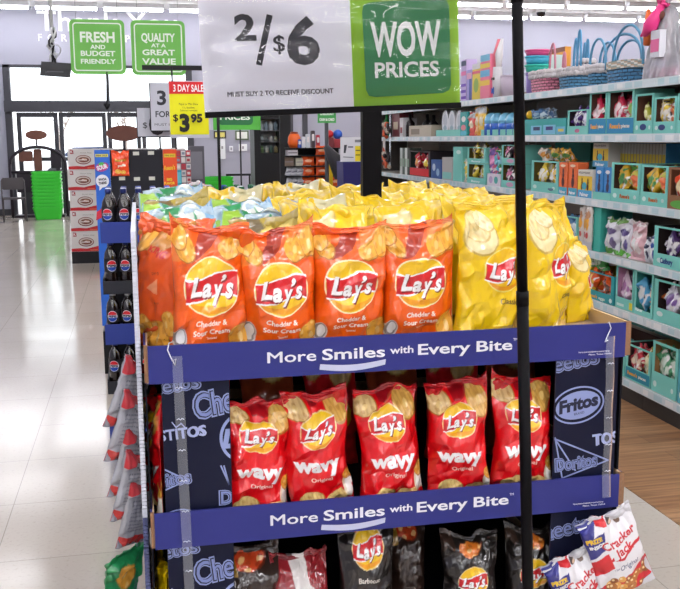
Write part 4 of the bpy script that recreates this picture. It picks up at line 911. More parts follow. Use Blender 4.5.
def basket_stack(px, py, y, n, where, grp):
    x = PX(px, py, y)[0]; z = .002
    for i in range(n):
        root = thing('shopping_basket', 'green plastic shopping basket, %s from the bottom of the stack %s' % (ORD[i], where), 'basket', (x+.004*((i*5) % 3-1), y, z), group=grp)
        if 'g' not in _t: _t['g'] = basket_mesh().build('shell', root)
        else: c = _t['g'].copy(); COL.objects.link(c); c.parent = root
        hm = MB().tube([(-.20, -.18, .24), (-.15, -.185, .262), (.15, -.185, .262), (.2, -.18, .24)], .008, mat('#1faa22', rough=.4), n=6)
        if 'h' not in _t: _t['h'] = hm.build('handle', root)
        else: c = _t['h'].copy(); COL.objects.link(c); c.parent = root
        z += .072
basket_stack(48, 200, 20.3, 11, 'by the doors', 'green baskets by the doors')
basket_stack(217.5, 180, 18.2, 10, 'by the grey wall', 'green baskets by the grey wall')
# ---- folding chair at far left
DM = mat('#4b4648', rough=.45, metal=.2); y = 20.0; x = PX(14, 200, y)[0]; ch_ = thing('folding_chair', 'dark metal folding chair by the entrance at the far left', 'chair', (x, y, 0), (0, 0, .15))
MB().prism(rrect(-.21, .21, .62, .86, .04), .20, .225, DM).build('backrest', ch_); MB().box(-.21, .21, -.20, .19, .44, .47, DM).build('seat', ch_)
for sx in (-.22, .22):
    MB().tube([(sx, -.26, .0), (sx, .21, .80), (sx*.8, .23, .86)], .014, DM).build('leg', ch_); MB().tube([(sx*.93, .28, 0), (sx*.93, -.15, .45)], .014, DM).build('leg', ch_)
MB().tube([(-.26, -.05, .62), (-.30, .1, .66), (-.25, .2, .8)], .014, DM).build('arm', ch_)
# ---- arched iron display rack, one by the doors and one behind the backboard
IR = mat('#2e2730', rough=.5, metal=.3); BRW = mat('#6b4034', rough=.6, var=.2, bscale=9)
def arch_rack(lab, px, y, s, full=True):
    x = PX(px, 150, y)[0]; r = thing('arched_rack', lab, 'rack', (x, y, 0)); W = (.56 if full else .30)*s; zt = 1.47*s
    MB().tube([(-W, 0, .0), (-W, 0, zt-.35*s)]+[(W*-math.cos(t*PI/12), 0, zt-.35*s+.35*s*math.sin(t*PI/12)) for t in range(13)]+[(W, 0, 0)], .035*s, IR).build('frame', r)
    MB().tube([(-W, 0, zt-.52*s), (W, 0, zt-.52*s)], .03*s, IR).build('crossbar', r); MB().tube([(0, 0, zt-.02), (0, 0, zt+.16*s)], .018*s, IR).build('stem', r)
    MB().prism(ell(0, zt+.25*s, .22*s, .10*s), -.015, .015, BRW).build('oval_sign', r)
    if full:
        for (a, b, c, d, mm) in ((-.38, -.10, -.30, -.08, BRW), (-.08, .08, -.5, -.04, BRW), (.26, .48, -.45, -.06, IR), (-.45, -.12, -.95, -.5, IR)):
            MB().prism(rrect(a, b, zt+c, zt+d, .04), .02, .10, mm).build('panel', r)
    MB().box(-W*.9, W*.9, -.15, .2, .0, .05, IR).build('base', r)
arch_rack('arched iron rack with oval top sign standing at the entrance doors', 37, 20.9, 1.0)
arch_rack('arched iron rack with brown oval sign behind the black backboard', 124.5, 12.2, .98, False)
# ---- post, small wow sign, grey wall things
x = PX(282, 150, 5.3)[0]; pr_ = thing('sign_post', 'slim black post rising behind the chip bags', 'post', (x, 5.3, 0))
MB().box(-.0125, .0125, -.0125, .0125, 0, 1.86, BLACK).build('tube', pr_); MB().box(-.1, .1, -.1, .1, 0, .008, BLACK).build('base_plate', pr_)
y = 7.0; k = y/940*1.02; x0, z0 = PX(206, 130, y); x1, z1 = PX(260, 96, y); wow = thing('wow_sign', 'smaller green wow prices sign partly hidden by the large price sign', 'sign', ((x0+x1)/2, y, 0))
m = Print(y-.0016); m.box(x0, x1, y-.001, y+.001, z0, z1, mat('#c8c8d2')); m.lay = 0; xa = PX(213, 120, y)[0]
m.poly([(xa, z0), (x1, z0), (x1, z1), (xa, z1)], '#4fae3c').poly(rrect(PX(218, 120, y)[0], PX(253, 120, y)[0], PX(230, 125, y)[1], z1-.02, .03), '#1f6e3c'); a = PX(235, 117, y); m.text('PRICES', a[0], a[1], 5*k, '#eef6ea', w=29*k, bold=.03)
in_world(m.build('panel', wow), wow); in_world(MB().tube([(PX(240, 120, y)[0], y+.008, 0), (PX(240, 120, y)[0], y+.008, z0+.04)], .006, BLACK).build('stem', wow), wow)
wy = BY-.03
for (pa, pb, c1, c2, lab) in (((214, 131, 226, 138.5), None, '#3a3430', '#e8dc7a', 'small yellow notice in a dark frame on the back wall'), ((235.5, 130.5, 248.5, 140), None, '#5a6a4a', '#eceee8', 'white certificate in a thin frame on the back wall')):
    x0, z0 = PX(pa[0], pa[3], wy); x1, z1 = PX(pa[2], pa[1], wy); t = thing('picture_frame', lab, 'picture', ((x0+x1)/2, wy, z0)); in_world(MB().box(x0, x1, wy, BY-.001, z0, z1, mat(c1)).build('frame', t), t); in_world(MB().box(x0+.03, x1-.03, wy-.004, wy-.0005, z0+.03, z1-.03, mat(c2)).build('paper', t), t)
for (pa, c1, lab, nm) in (((239, 144, 247, 151), '#eef0f2', 'white wall box below the framed certificate', 'wall_box'), ((229.5, 146, 233, 151.5), '#e4e6ea', 'small light switch on the back wall', 'light_switch'), ((219.5, 136, 225, 159), '#e9ebee', 'narrow white notice strip on the back wall', 'notice')):
    x0, z0 = PX(pa[0], pa[3], wy); x1, z1 = PX(pa[2], pa[1], wy); o = MB().box(x0, x1, wy, BY-.001, z0, z1, mat(c1)).box((x0+x1)/2-.02, (x0+x1)/2+.02, wy-.006, wy, (z0+z1)/2-.03, (z0+z1)/2+.03, mat('#9a9aa0')).build(nm); tag(o, lab, nm.replace('_', ' '))
x0, z0 = PX(226, 176, 19.5); x1, z1 = PX(251, 173.5, 19.5); t = thing('hand_rail', 'short black rail in front of the grey wall', 'rail', ((x0+x1)/2, 19.5, 0))
in_world(MB().box(x0, x1, 19.48, 19.52, z0, z1, BLACK).build('bar', t), t)
for xx in (x0+.03, x1-.03): in_world(MB().tube([(xx, 19.5, 0), (xx, 19.5, z0)], .02, BLACK).build('post', t), t)
# ---- glass fronted cooler
y = 15.5; x0 = PX(254.5, 150, y)[0]; x1 = PX(291, 150, y)[0]; zt2 = PX(270, 108, y)[1]; g0, gz0 = PX(261, 153, y); g1_, gz1 = PX(279.5, 119, y)
co = thing('glass_cooler', 'tall black glass fronted cooler behind the slim post', 'cooler', ((x0+x1)/2, y+.3, 0)); b = MB()
b.box(x0, g0, y, y+.6, 0, zt2, BLACK).box(g1_, x1, y, y+.6, 0, zt2, BLACK).box(g0, g1_, y, y+.6, 0, gz0, BLACK).box(g0, g1_, y, y+.6, gz1, zt2, BLACK).box(g0, g1_, y+.45, y+.6, gz0, gz1, mat('#a9b2b4', rough=.6))
in_world(b.build('body', co), co); in_world(MB().box(g0, g1_, y+.005, y+.012, gz0, gz1, clear_film(.03)).build('glass_door', co), co)
hh = (gz1-gz0)/3
for r in range(3):
    if r: in_world(MB().box(g0, g1_, y+.05, y+.44, gz0+r*hh-.01, gz0+r*hh, GREYM).build('shelf', co), co)
    for c in range(4):
        w_ = (g1_-g0)/4; h = hh*(.62, .5, .8)[r]; mm = mat((('#6d8c4a', '#c9d0cc', '#58766a', '#b9a878'), ('#aab2b6', '#5c6a6c', '#d6d8d4', '#8a8f78'), ('#c6d2dc', '#9fb4c2', '#dfe6ea', '#8fa6b6'))[r][c], rough=.5)
        o = MB().lathe([(0, 0), (w_*.4, 0), (w_*.42, h*.7), (w_*.2, h*.85), (w_*.2, h), (0, h)], mm, n=10).build('cooler_bottle', loc=(g0+w_*(c+.5), y+.2, gz0+r*hh+.001)); tag(o, 'container in the cooler, shelf %d up, %s from left' % (r+1, ORD[c]), 'bottle', 'containers in the glass cooler')
# dark door frames on the back wall beside the cooler
for (a, b_) in ((290.5, 293.5), (303, 308)):
    struct(MB().box(PX(a, 150, BY-.05)[0], PX(b_, 150, BY-.05)[0], BY-.05, BY-.001, 0, 3.0, DK).build('trim_1'))
# ---- snack shelving in front of the checkout
y = 11.0; x0 = PX(284, 150, y)[0]; x1 = PX(344, 150, y)[0]; rk = thing('snack_rack', 'black shelving of small hanging snack bags by the checkout', 'rack', ((x0+x1)/2, y+.2, 0)); b = MB(); zs = [PX(300, p_, y)[1] for p_ in (148, 155.5, 166, 176, 187)]
in_world(MB().box(x0, x1, y+.30, y+.33, 0, zs[0], BLACK).build('back_panel', rk), rk)
for z in zs: in_world(MB().box(x0, x1, y-.02, y+.29, z-.012, z, BLACK).build('shelf', rk), rk)
in_world(MB().box(x0, x1, y-.02, y+.29, 0, .1, BLACK).build('base', rk), rk)
A_WS = art_plain('#c4c4cc', ('poly', [(-.1, .1), (.1, .2), (.1, .28), (-.1, .16)], '#6a6a78')); A_OS2 = art_plain('#ea5416', ('ell', 0, .2, .06, .06, '#f6b48a'))
ow = bag_mesh('snack_bag', A_WS, '#b8b8c0', .085, .105, .03, 14, 18, seed=901, hang=True, fold=0, ear=(0, 0)); oo = bag_mesh('snack_bag', A_OS2, '#e2440e', .155, .11, .05, 14, 18, seed=902, hang=True, fold=0, ear=(0, 0)); fw = fo = True
for r in range(2, 5):
    for c in range(6 if r > 2 else 0):
        o = ow if fw else ow.copy()
        if not fw: COL.objects.link(o)
        fw = False; o.location = (x0+.045+c*.034+.0, y+.02+.035*(c % 2), zs[r]+.001); o.rotation_euler = (0, .25, .2); tag(o, 'silver snack bag, rack row %d down, %s from left' % (r, ORD[c]), 'snack bag', 'silver snack bags on the rack')
for r in range(1, 5):
    for c in range(3):
        if r == 1 and c != 1: continue
        o = oo if fo else oo.copy()
        if not fo: COL.objects.link(o)
        fo = False; o.location = (x0+.29+c*.165, y+.03, zs[r]+.001); tag(o, 'orange snack bag, rack row %d down, %s from left' % (r, ORD[c]), 'snack bag', 'orange snack bags on the rack')
for (px0_, px1_, py0_, py1_, c_, lab, nm) in ((288, 298, 150, 154, '#efe9ee', 'white carton on the snack rack top shelf', 'carton'), (285, 294, 157.5, 165.5, '#7c6a5a', 'brown box on the snack rack', 'box'), (296, 311, 158, 165, '#c8c4b0', 'cream box on the snack rack', 'box')):
    a = PX(px0_, py1_, y); b_ = PX(px1_, py0_, y); zb_ = min(zs, key=lambda q: abs(q-a[1])); m = Print(y+.0192); m.box(a[0], b_[0], y+.02, y+.2, zb_+.001, b_[1], mat(c_, rough=.6)); m.lay = 0; m.line([(a[0]+.01, (zb_+b_[1])/2), (b_[0]-.01, (zb_+b_[1])/2)], .01, '#8a7f86'); tag(m.build(nm), lab, nm)
a = PX(296, 148, y); pk = thing('orange_pail', 'round orange pail bag on top of the snack rack', 'pail', (a[0], y+.12, zs[0]+.001)); MB().lathe([(0, 0), (.055, 0), (.078, .06), (.072, .13), (.05, .165), (0, .168)], mat('#ea6420', rough=.4), n=16).build('body', pk); MB().lathe([(.03, .168), (.045, .168), (.045, .185), (0, .19)], mat('#8a3a1c'), n=12).build('lid', pk)
for (px, py, r, c_, lab) in ((339.5, 134.5, .058, '#2f5fc4', 'blue ball on top of the snack rack'), (331.5, 134, .045, '#d8262c', 'red ball on top of the snack rack')):
    zz = PX(px, py, y)[1]; a = PX(px, py, y); hh_ = zz-zs[0]; o = thing('toy_ball', lab, 'ball', (a[0], y+.1, zs[0]+.001)); MB().lathe([(r*math.sin(t*PI/10), hh_-r*math.cos(t*PI/10)) for t in range(11)], mat(c_, rough=.3), n=16, cap=False).build('ball', o); MB().box(-r*.9, r*.9, -.04, .04, 0, hh_-r*.9, mat('#a03038' if r > .05 else '#7a2a30')).build('box_stand', o)
rs = random.Random(8)
for i, px in enumerate((300.5, 304.5, 309, 314, 319)):
    a = PX(px, 148, y); hgt = (.10, .13, .16, .2, .15)[i]; o = MB().prism(rrect(-.022, .022, 0, hgt, .012), -.03, .03, mat(('#3a56a8', '#e4e4ea', '#d0d4da', '#3a2a30', '#a8283a')[i], rough=.5)).prism(rrect(-.014, .014, hgt*.4, hgt*.8, .008), -.0312, -.0302, mat('#f0e8e8')).build('small_package', loc=(a[0], y+.08, zs[0]+.001)); tag(o, ('blue', 'white', 'pale grey', 'black', 'dark red')[i]+' small package on top of the snack rack', 'package')
# yellow upright and dark leaning machine arm, checkout sign, notice board, blue cabinet
y = 10.2; a = PX(331, 190, y); b_ = PX(331, 164, y); t = thing('yellow_stand', 'yellow upright display pole in front of the snack rack', 'pole', (a[0], y, 0)); MB().box(-.018, .018, -.018, .018, 0, b_[1], mat('#e8c01c', rough=.4)).build('pole', t); MB().lathe([(0, 0), (.1, 0), (.1, .015), (0, .02)], mat('#e8c01c', rough=.4)).build('foot', t)
y = 9.9; t = thing('checkout_stand', 'dark checkout lane pole with green sign and leaning scanner arm', 'stand', (PX(326, 150, y)[0], y, 0)); o0 = t.location
x_, z1 = PX(326.5, 122, y); in_world(MB().tube([(x_, y, 0), (x_, y, z1+.02)], .022, DK).build('pole', t), t)
in_world(MB().tube([(PX(325, 146, y)[0], y-.03, PX(325, 146, y)[1]), (PX(333, 158, y)[0], y-.06, PX(333, 158, y)[1]), (PX(338, 178, y)[0], y-.06, PX(338, 178, y)[1])], [.03, .075, .05], mat('#2a2a30', rough=.5)).build('scanner_arm', t), t)
x0, z0 = PX(317.5, 123, y); x1, z1 = PX(335.5, 110, y); m = Print(y-.0236); m.box(x0, x1, y-.0225, y-.0235+.02, z0, z1, mat('#3f9a4a')); m.lay = 0; k = y/940*1.02; a = PX(326.5, 119.5, y); m.text('CASH & CARD', a[0], a[1], 2.6*k, '#f4faf0', w=15*k, bold=.04); a = PX(326.5, 113.5, y); m.text('CHECKOUT', a[0], a[1], 3*k, '#f4faf0', w=14*k, bold=.04); in_world(m.build('green_sign_panel', t), t)
y = 9.0; x0, z0 = PX(341, 161.5, y); x1, z1 = PX(361.5, 137, y); k = y/940*1.02; cab = thing('navy_cabinet', 'deep blue cabinet under the white notice beside the black sign post', 'cabinet', ((x0+x1)/2, y+.15, 0))
xa, xb_ = PX(343, 165, y)[0], PX(361, 165, y)[0]; in_world(MB().prism([(xa+.03, 0), (xb_, 0), (xb_, z0-.004), (xa, z0-.004)], y, y+.3, mat('#1c1560', rough=.5)).build('body', cab), cab); in_world(MB().box(xa+.05, xb_-.02, y-.008, y-.0005, .1, .6, mat('#241c6c', rough=.5)).build('door', cab), cab)
m = Print(y+.0192); m.box(x0, x1, y+.02, y+.03, z0-.003, z1, mat('#e6e4ea', rough=.5)); m.lay = 0; xm = PX(355.5, 150, y)[0]; zq = PX(355, 146, y)[1]
m.poly([(xm, z0), (x1, z0), (x1, zq), (xm, zq)], '#f0d820'); a = PX(345.5, 149, y); m.poly([(a[0]-1.5*k, a[1]-4*k), (a[0]+.5*k, a[1]-4*k), (a[0]+2*k, a[1]+4*k), (a[0]-1*k, a[1]+4*k)], '#3c3c46').line([PX(349, 147, y), PX(353, 147, y)], .012, '#55555f').line([PX(344, 157, y), PX(353.5, 157.5, y)], .008, '#77777f').line([PX(356.5, 150.5, y), PX(360, 150.5, y)], .01, '#4a4410').line([PX(356.5, 155, y), PX(360, 155, y)], .01, '#4a4410').line([PX(356.5, 141, y), PX(360, 141, y)], .025, '#7a7a80'); tag(m.build('notice_board'), 'white and yellow notice board standing on the deep blue cabinet', 'notice')
# ---- magazine and flower things between the orange wing and baskets
y = 12.0; k = y/940*1.02; x0, z0 = PX(177, 190, y); x1, z1 = PX(191, 150, y); t = thing('packet_rack', 'white rack of small red and white packets behind the orange wing', 'rack', ((x0+x1)/2, y+.1, 0)); in_world(MB().box(x0, x1, y+.05, y+.12, 0, z1, mat('#8a8088', rough=.6)).build('back_panel', t), t); in_world(MB().box(x0, x1, y-.06, y+.05, 0, .12, BLACK).build('base', t), t)
rs = random.Random(12); n_ = 0
for r in range(6):
    for c in range(3):
        x = x0+.03+c*.062; z = z1-.075-r*.082; m = MB(); m.box(-.026, .026, 0, .03, 0, .068, mat(('#e9e4e6', '#dcd2d0', '#c8384a')[(r*2+c) % 3 if r != 0 else 2-(c % 2)*2], rough=.5)).box(-.018, .018, -.0012, -.0002, .018, .05, mat(('#b4424c', '#8a98a8', '#f0e8e4')[(r+c) % 3])); o = m.build('packet', loc=(x, y+.018, z)); tag(o, 'small packet on the white rack, row %d down, %s from left' % (r+1, ORD[c]), 'packet', 'packets on the white rack')
x0, z0 = PX(189.5, 186, 14.0); x1, z1 = PX(204, 146, 14.0); o = MB().box(x0, x1, 14.0, 14.3, 0, z1, mat('#5c5a62', rough=.5)).box(x0+.03, x1-.03, 13.99, 13.999, z0+.1, z1-.08, mat('#7a7982', rough=.3)).build('grey_cabinet'); tag(o, 'tall grey cabinet behind the white packet rack', 'cabinet')
x0, z0 = PX(177, 190, 9.0); x1, z1 = PX(181.5, 170, 9.0); o = MB().box(x0, x1, 9, 9.06, 0, z1, mat('#2fa0b4', rough=.4)).box(x0+.006, x1-.006, 8.995, 8.999, z1-.12, z1-.02, mat('#6ac4d2')).build('teal_board'); tag(o, 'narrow teal board beside the orange wing', 'board')
a = PX(196, 190, 8.0); t = thing('flower_bucket', 'pink and white wrapped bouquet in a bucket behind the sodas', 'bouquet', (a[0], 8.0, 0)); MB().lathe([(0, 0), (.08, 0), (.10, a[1]-.02), (0, a[1]-.02)], mat('#3a3036', rough=.5), n=14).build('bucket', t)
rs = random.Random(2); m = MB()
for i in range(26):
    th, rr = rs.uniform(0, 2*PI), rs.uniform(0, .085); zc = a[1]+.02+rs.uniform(0, .06)*(1-rr/.1); r_ = .02; m.lathe([(r_*math.sin(q*PI/5), -r_*math.cos(q*PI/5)) for q in range(6)], mat(('#f0e6ea', '#d88a94', '#f6f2f2', '#b05a62')[i % 4], rough=.6), n=7, c=(rr*math.cos(th), rr*math.sin(th), zc), cap=False)
m.build('blossoms', t)
# ================================================================ the long shelving on the right
SX = 2.856; SZ = [1.925, 1.617, 1.207, .872, .557, .145]; TEAL = '#7fd0c4'; TEALD = '#2fa3a0'
PEG = mat('#a59a8e', rough=.8, var=.05, bscale=4); SHF = mat('#b9b4ae', rough=.6); STRIP = mat('#dfe9ee', rough=.35); LAB = mat('#c6dfe6', rough=.4); SBASE = mat('#2b2724', rough=.6)
bays = [3.62, 4.905, 6.2, 7.5, 8.8, 10.1, 11.4]
def bay(y0, y1, i):
    L = y1-y0; t = thing('shelf_bay', 'tall shelving unit of the candy aisle, %s from the near end' % ORD[i], 'shelving unit', (SX, y1, 0), (0, 0, -PI/2), 'shelving units of the right aisle')
    MB().box(0.002, L-.002, .44, .48, 0, 1.99, PEG).build('back_panel', t); MB().box(0.002, L-.002, .02, .44, 0.0, .10, SBASE).build('base', t)
    for z in SZ:
        m = MB().box(.002, L-.002, .012, .44, z-.03, z, SHF); o = m.build('shelf', t); h = .046
        p = MB(); p.box(.002, L-.002, 0, .011, z-h, z+.002, STRIP); rr = random.Random(int(z*100)+i); x = .03
        while x < L-.12: w = rr.uniform(.05, .09); p.box(x, x+w, -.0012, -.0002, z-h+.008, z-.006, LAB if rr.random() < .6 else mat('#f4f6f8')); x += w+rr.uniform(.015, .09)
        p.build('price_strip', o)
    MB().box(-.002+.0, .002, .43, .49, 0, 1.99, SHF).build('upright', t)
for i in range(6): bay(bays[i], bays[i+1], i)
o = MB().box(SX+.002, SX+.46, 11.405, 11.43, 0, 1.99, mat('#5a534e', rough=.6)).box(SX+.002, SX+.46, 11.43, 11.44, .0, .1, SBASE).build('end_panel'); tag(o, 'dark end panel closing the far end of the shelving', 'panel')
SH = ['top shelf', 'second shelf', 'third shelf', 'fourth shelf', 'fifth shelf', 'bottom shelf']
def Yat(px, z, X=None): # where the shelf front edge is seen at this column
    lo, hi = 3.0, 14.0
    for _ in range(40):
        mid_ = (lo+hi)/2; d = Vector((X or SX+.02, mid_, z))-EYEP; u = 340+FPX*d.dot(cR)/d.dot(cF)
        if u > px: lo = mid_
        else: hi = mid_
    return lo
def slot(px0, px1, s, X=None):
    y0, y1 = Yat(px0, SZ[s], X), Yat(px1, SZ[s], X); return y0, y0-y1
def slot_round(px0, px1, s, X, d=None):
    c = (px0+px1)/2; y = Yat(c, SZ[s], X)
    def u(x_, y_): q = Vector((x_, y_, SZ[s]))-EYEP; return 340+FPX*q.dot(cR)/q.dot(cF)
    sx_ = abs(u(X+.05, y)-u(X-.05, y))/.1; sy_ = abs(u(X, y+.05)-u(X, y-.05))/.1
    if d is None: r = (px1-px0)/2/math.hypot(sx_, sy_); return y+r, 2*r
    w = max(.12, 2*math.sqrt(max(.0, ((px1-px0)/2)**2-(d*sx_)**2))/sy_); return y+w/2, w
def hgt(px, py, s): return at(px, py, X=SX+.02).z-SZ[s]
def place(o, y0, s, dx=.02, dz=0.0): o.location = (SX+dx, y0, SZ[s]+.001+dz); o.rotation_euler = (0, 0, -PI/2); return o
CB_ = {}
def candy(col, w=.13, h=.17, d=.03):
    key = (col, round(w, 2), round(h, 2))
    if key in CB_:
        o = CB_[key].copy(); COL.objects.link(o); return o
    c1, c2 = col; a = Art(w, h, 500, c1); rq = random.Random(len(CB_))
    for q in range(16): a.ell(rq.uniform(-.5, .5)*w, rq.uniform(0, 1)*h, rq.uniform(.05, .16)*w, rq.uniform(.03, .09)*h, (c2, '#f4f0ee', c1, c2, '#2c2228')[q % 5], rot=rq.uniform(0, 3))
    a.ell(0, h*.55, w*.34, h*.18, c2).poly([(-w/2, h*.1), (w/2, h*.2), (w/2, h*.3), (-w/2, h*.22)], '#f4f0ee').ell(w*.2, h*.25, w*.15, h*.1, c2)
    o = bag_mesh('candy_bag', a, c1, w, h, d, 22, 28, seed=len(CB_)*13+5, hang=True, fold=0, ear=(0, 0), crease=1.3); CB_[key] = o; return o
def box_print(m, w, h, P):
    """P: (kind, fractions..., colour) drawn on the front of a w by h box"""
    for p in P:
        if p[0] == 'e': m.poly(ell(p[1]*w, p[2]*h, p[3]*w, p[4]*h), p[5])
        elif p[0] == 'r': m.poly([(p[1]*w, p[2]*h), (p[3]*w, p[2]*h), (p[3]*w, p[4]*h), (p[1]*w, p[4]*h)], p[5])
        elif p[0] == 't': m.text(p[1], p[2]*w, p[3]*h, p[4]*h, p[6], w=p[5]*w, bold=.04)
        elif p[0] == 'b':   # standing bunny figure
            x, z, k, c = p[1]*w, p[2]*h, p[3]*h, p[4]; m.poly(ell(x, z+.28*k, .17*k, .28*k), c).poly(ell(x+.03*k, z+.64*k, .12*k, .13*k), c).poly(ell(x-.02*k, z+.88*k, .045*k, .17*k), c).poly(ell(x+.08*k, z+.87*k, .045*k, .17*k), c)
def solid(name, lab, px0, px1, pyt, s, col, P=(), d=.16, dx=.02, dz=0, cat='box', grp=None, shape=None):
    y0, w = slot(px0, px1, s); w -= .004; h = max(.03, hgt((px0+px1)/2, pyt, s)-dz); m = Print(-.0008); m.box(0, w, 0, d, 0, h, mat(col, rough=.5)); m.lay = 0; box_print(m, w, h, P)
    o = place(m.build(name), y0, s, dx, dz); tag(o, lab, cat, grp); return o, y0, w, h
def carton_open(lab, px0, px1, pyt, s, col=TEAL, lip=.33, P=(), fill=None, nfill=3, d=.26, dx=.02, dz=0, inner='#5a3a30', bw=None, post=.08, where='', h=None):
    y0, w = slot(px0, px1, s); w -= .006; h = h or max(.06, hgt((px0+px1)/2, pyt, s)-dz); t = thing('display_carton', lab, 'display box', (SX+dx, y0, SZ[s]+.001+dz), (0, 0, -PI/2))
    cm = mat(col, rough=.5); im = mat(inner, rough=.7); e = .004; pw = max(.012, w*post)
    m = Print(-.0008); m.box(0, e, 0, d, 0, h, cm).box(w-e, w, 0, d, 0, h, cm).box(e, w-e, d-e, d, 0, h, im).box(e, w-e, e, d-e, 0, e, im)
    m.box(e, w-e, 0, e, 0, h*lip, cm).box(e, pw, 0, e, h*lip, h, cm).box(w-pw, w-e, 0, e, h*lip, h, cm).box(pw, w-pw, 0, e, h*.95, h, cm); m.box(e, e+.001, e, d-e, e, h, im).box(w-e-.001, w-e, e, d-e, e, h, im)
    m.lay = 0; box_print(m, w, h, P); m.build('carton', t)
    if fill:
        n = nfill*2+1 if nfill > 1 else 1; cw_ = (w-2*pw)
        for i in range(n):
            bh = min(.20, h*.66, cw_*1.1)*(.9 if i % 2 else 1); b = candy(fill[i % len(fill)], bw or min(.15, cw_*.72), bh, d=.05)
            x = pw+cw_*(.27+.46*(i % 2)) if n > 1 else w/2; yy = .030+.045*(i//2)+.012*(i % 2); a = math.radians((-48, 40, 20, -28, 55, -12, 30, -36)[i % 8])
            b.location = Vector((SX+dx+yy, y0-x+math.sin(a)*bh*.45, SZ[s]+.001+dz+e+.002+abs(math.sin(a))*.06+h*lip*(.35 if n > 1 else .1))); b.rotation_euler = Euler((-.12, a, -PI/2)); b.rotation_euler = (Matrix.Rotation(-PI/2, 3, 'Z') @ Matrix.Rotation(a, 3, 'Y') @ Matrix.Rotation(-.14, 3, 'X')).to_euler()
            tag(b, 'candy bag, %s inside the %s' % (ORD[i], where or lab.split(' with')[0]), 'candy bag', 'candy bags in cartons')
    return t
# ---- second shelf, from the near end
RL = [('r', .0, .02, 1, .36, '#1f86b4'), ('t', "Reese's", .33, .19, .11, .42, '#f0a02c'), ('t', 'pieces', .72, .19, .08, .3, '#f2ece0')]
WB = [('e', .15, .16, .07, .06, '#d9efe9'), ('e', .85, .16, .05, .05, '#d9efe9')]
carton_open('teal carton at the near end of the second shelf', 676, 700, 93, 1, where='near teal carton', fill=[('#6a3a8a', '#e8e4f0')])
carton_open('teal carton with yellow and white sweets on the second shelf', 653, 675.5, 97, 1, P=WB+[('e', .4, .17, .16, .08, '#2a3c78')], fill=[('#e8c840', '#f6efe2'), ('#f0e6d8', '#d06a3c')], nfill=3, where='yellow sweets carton, second shelf')
carton_open('nearly empty teal carton with brown inside on the second shelf', 634, 652.5, 94, 1, P=WB+[('e', .5, .17, .18, .08, '#2a3c78')], fill=[('#b6b840', '#e8e4a0')], nfill=1, inner='#6a4230', bw=.06, where='nearly empty carton, second shelf')
carton_open('right one of two blue labelled cartons of pink candy, second shelf', 606.5, 633.5, 90, 1, P=RL, fill=[('#d8264c', '#f4d8dc'), ('#e0365c', '#7ab040')], nfill=4, lip=.38, where='right pink candy carton')
carton_open('left one of two blue labelled cartons of pink candy, second shelf', 588.5, 606, 92, 1, P=RL, fill=[('#d8264c', '#f4d8dc'), ('#e0365c', '#7ab040')], nfill=3, lip=.38, where='left pink candy carton')
carton_open('low teal carton holding a purple candy bag on the second shelf', 567, 588, 110, 1, P=[('e', .5, .16, .12, .08, '#c06a8a')], fill=[('#5a2f8c', '#e8e4f4')], nfill=2, lip=.35, inner='#2c1c2e', where='low carton of purple candy')
solid('gift_box', 'long teal display box with two light blue labels, second shelf', 523, 566, 119, 1, TEALD, [('r', .20, .05, .46, .6, '#7fc4e0'), ('r', .26, .30, .42, .52, '#22305c'), ('r', .50, .05, .78, .62, '#7fc4e0'), ('r', .56, .3, .72, .52, '#3a2c7c'), ('r', .80, .05, .99, .5, '#6ab8d8'), ('r', .84, .2, .96, .36, '#e0c860')])
for k_, (px, c_) in enumerate(((531, ('#5a86b4', '#a9c4dc')), (539, ('#3f6ea0', '#cfe0ea')), (546, ('#7a8ca4', '#3a5a86')))):
    b = candy(c_, .12, .07); y0, _w = slot(px, px+5, 1); b.rotation_euler = (.3, 0, -PI/2+.2); hb = hgt(545, 119, 1); b.location = (SX+.07, y0, SZ[1]+hb+.004); tag(b, 'blue packet lying on the long teal box, %s from the left' % ORD[k_], 'packet', 'blue packets on the long teal box')
y0, w = slot(521, 530, 1); t = MB().lathe([(.035*math.sin(q*PI/8), .035-.035*math.cos(q*PI/8)) for q in range(9)], mat('#e8b820', rough=.3), n=16, cap=False).build('yellow_ball', loc=(SX+.06, y0-w/2, SZ[1]+hgt(545, 119, 1)+.002)); tag(t, 'yellow ball beside the blue packets on the second shelf', 'ball')
def tray_low(lab, px0, px1, pyt, s, col=TEAL):
    y0, w = slot(px0, px1, s); h = hgt((px0+px1)/2, pyt, s); cm = mat(col, rough=.5); m = MB(); m.box(0, w, 0, .004, 0, h, cm).box(0, w, .16, .164, 0, h, cm).box(0, .004, .004, .16, 0, h, cm).box(w-.004, w, .004, .16, 0, h, cm).box(.004, w-.004, .004, .16, 0, .004, cm)
    o = place(m.build('display_tray'), y0, s, .02); tag(o, lab, 'tray'); return o
tray_low('low teal tray under the blue dome topped bottles', 481, 519, 129.5, 1)
for k_, px in enumerate((485.5, 491, 499, 506, 512.5)):
    y0, w = slot(px-3, px+3, 1); r = w*.46; h = hgt(px, 113.5, 1); t = thing('dome_bottle', 'blue dome topped bubble bottle, %s from the left on the second shelf' % ORD[k_], 'bottle', (SX+.075, y0-w/2, SZ[1]+.006), group='dome topped bottles on the second shelf')
    MB().lathe([(0, 0), (r, 0), (r, h*.5), (r*.95, h*.52), (0, h*.52)], mat('#2f66c8', rough=.2, coat=.5), n=14).build('body', t); MB().lathe([(r*.98, h*.525), (r, h*.66), (r*.8, h*.88), (r*.35, h), (0, h)], mat('#7cc6e8', rough=.15, coat=.5), n=14).build('dome', t)
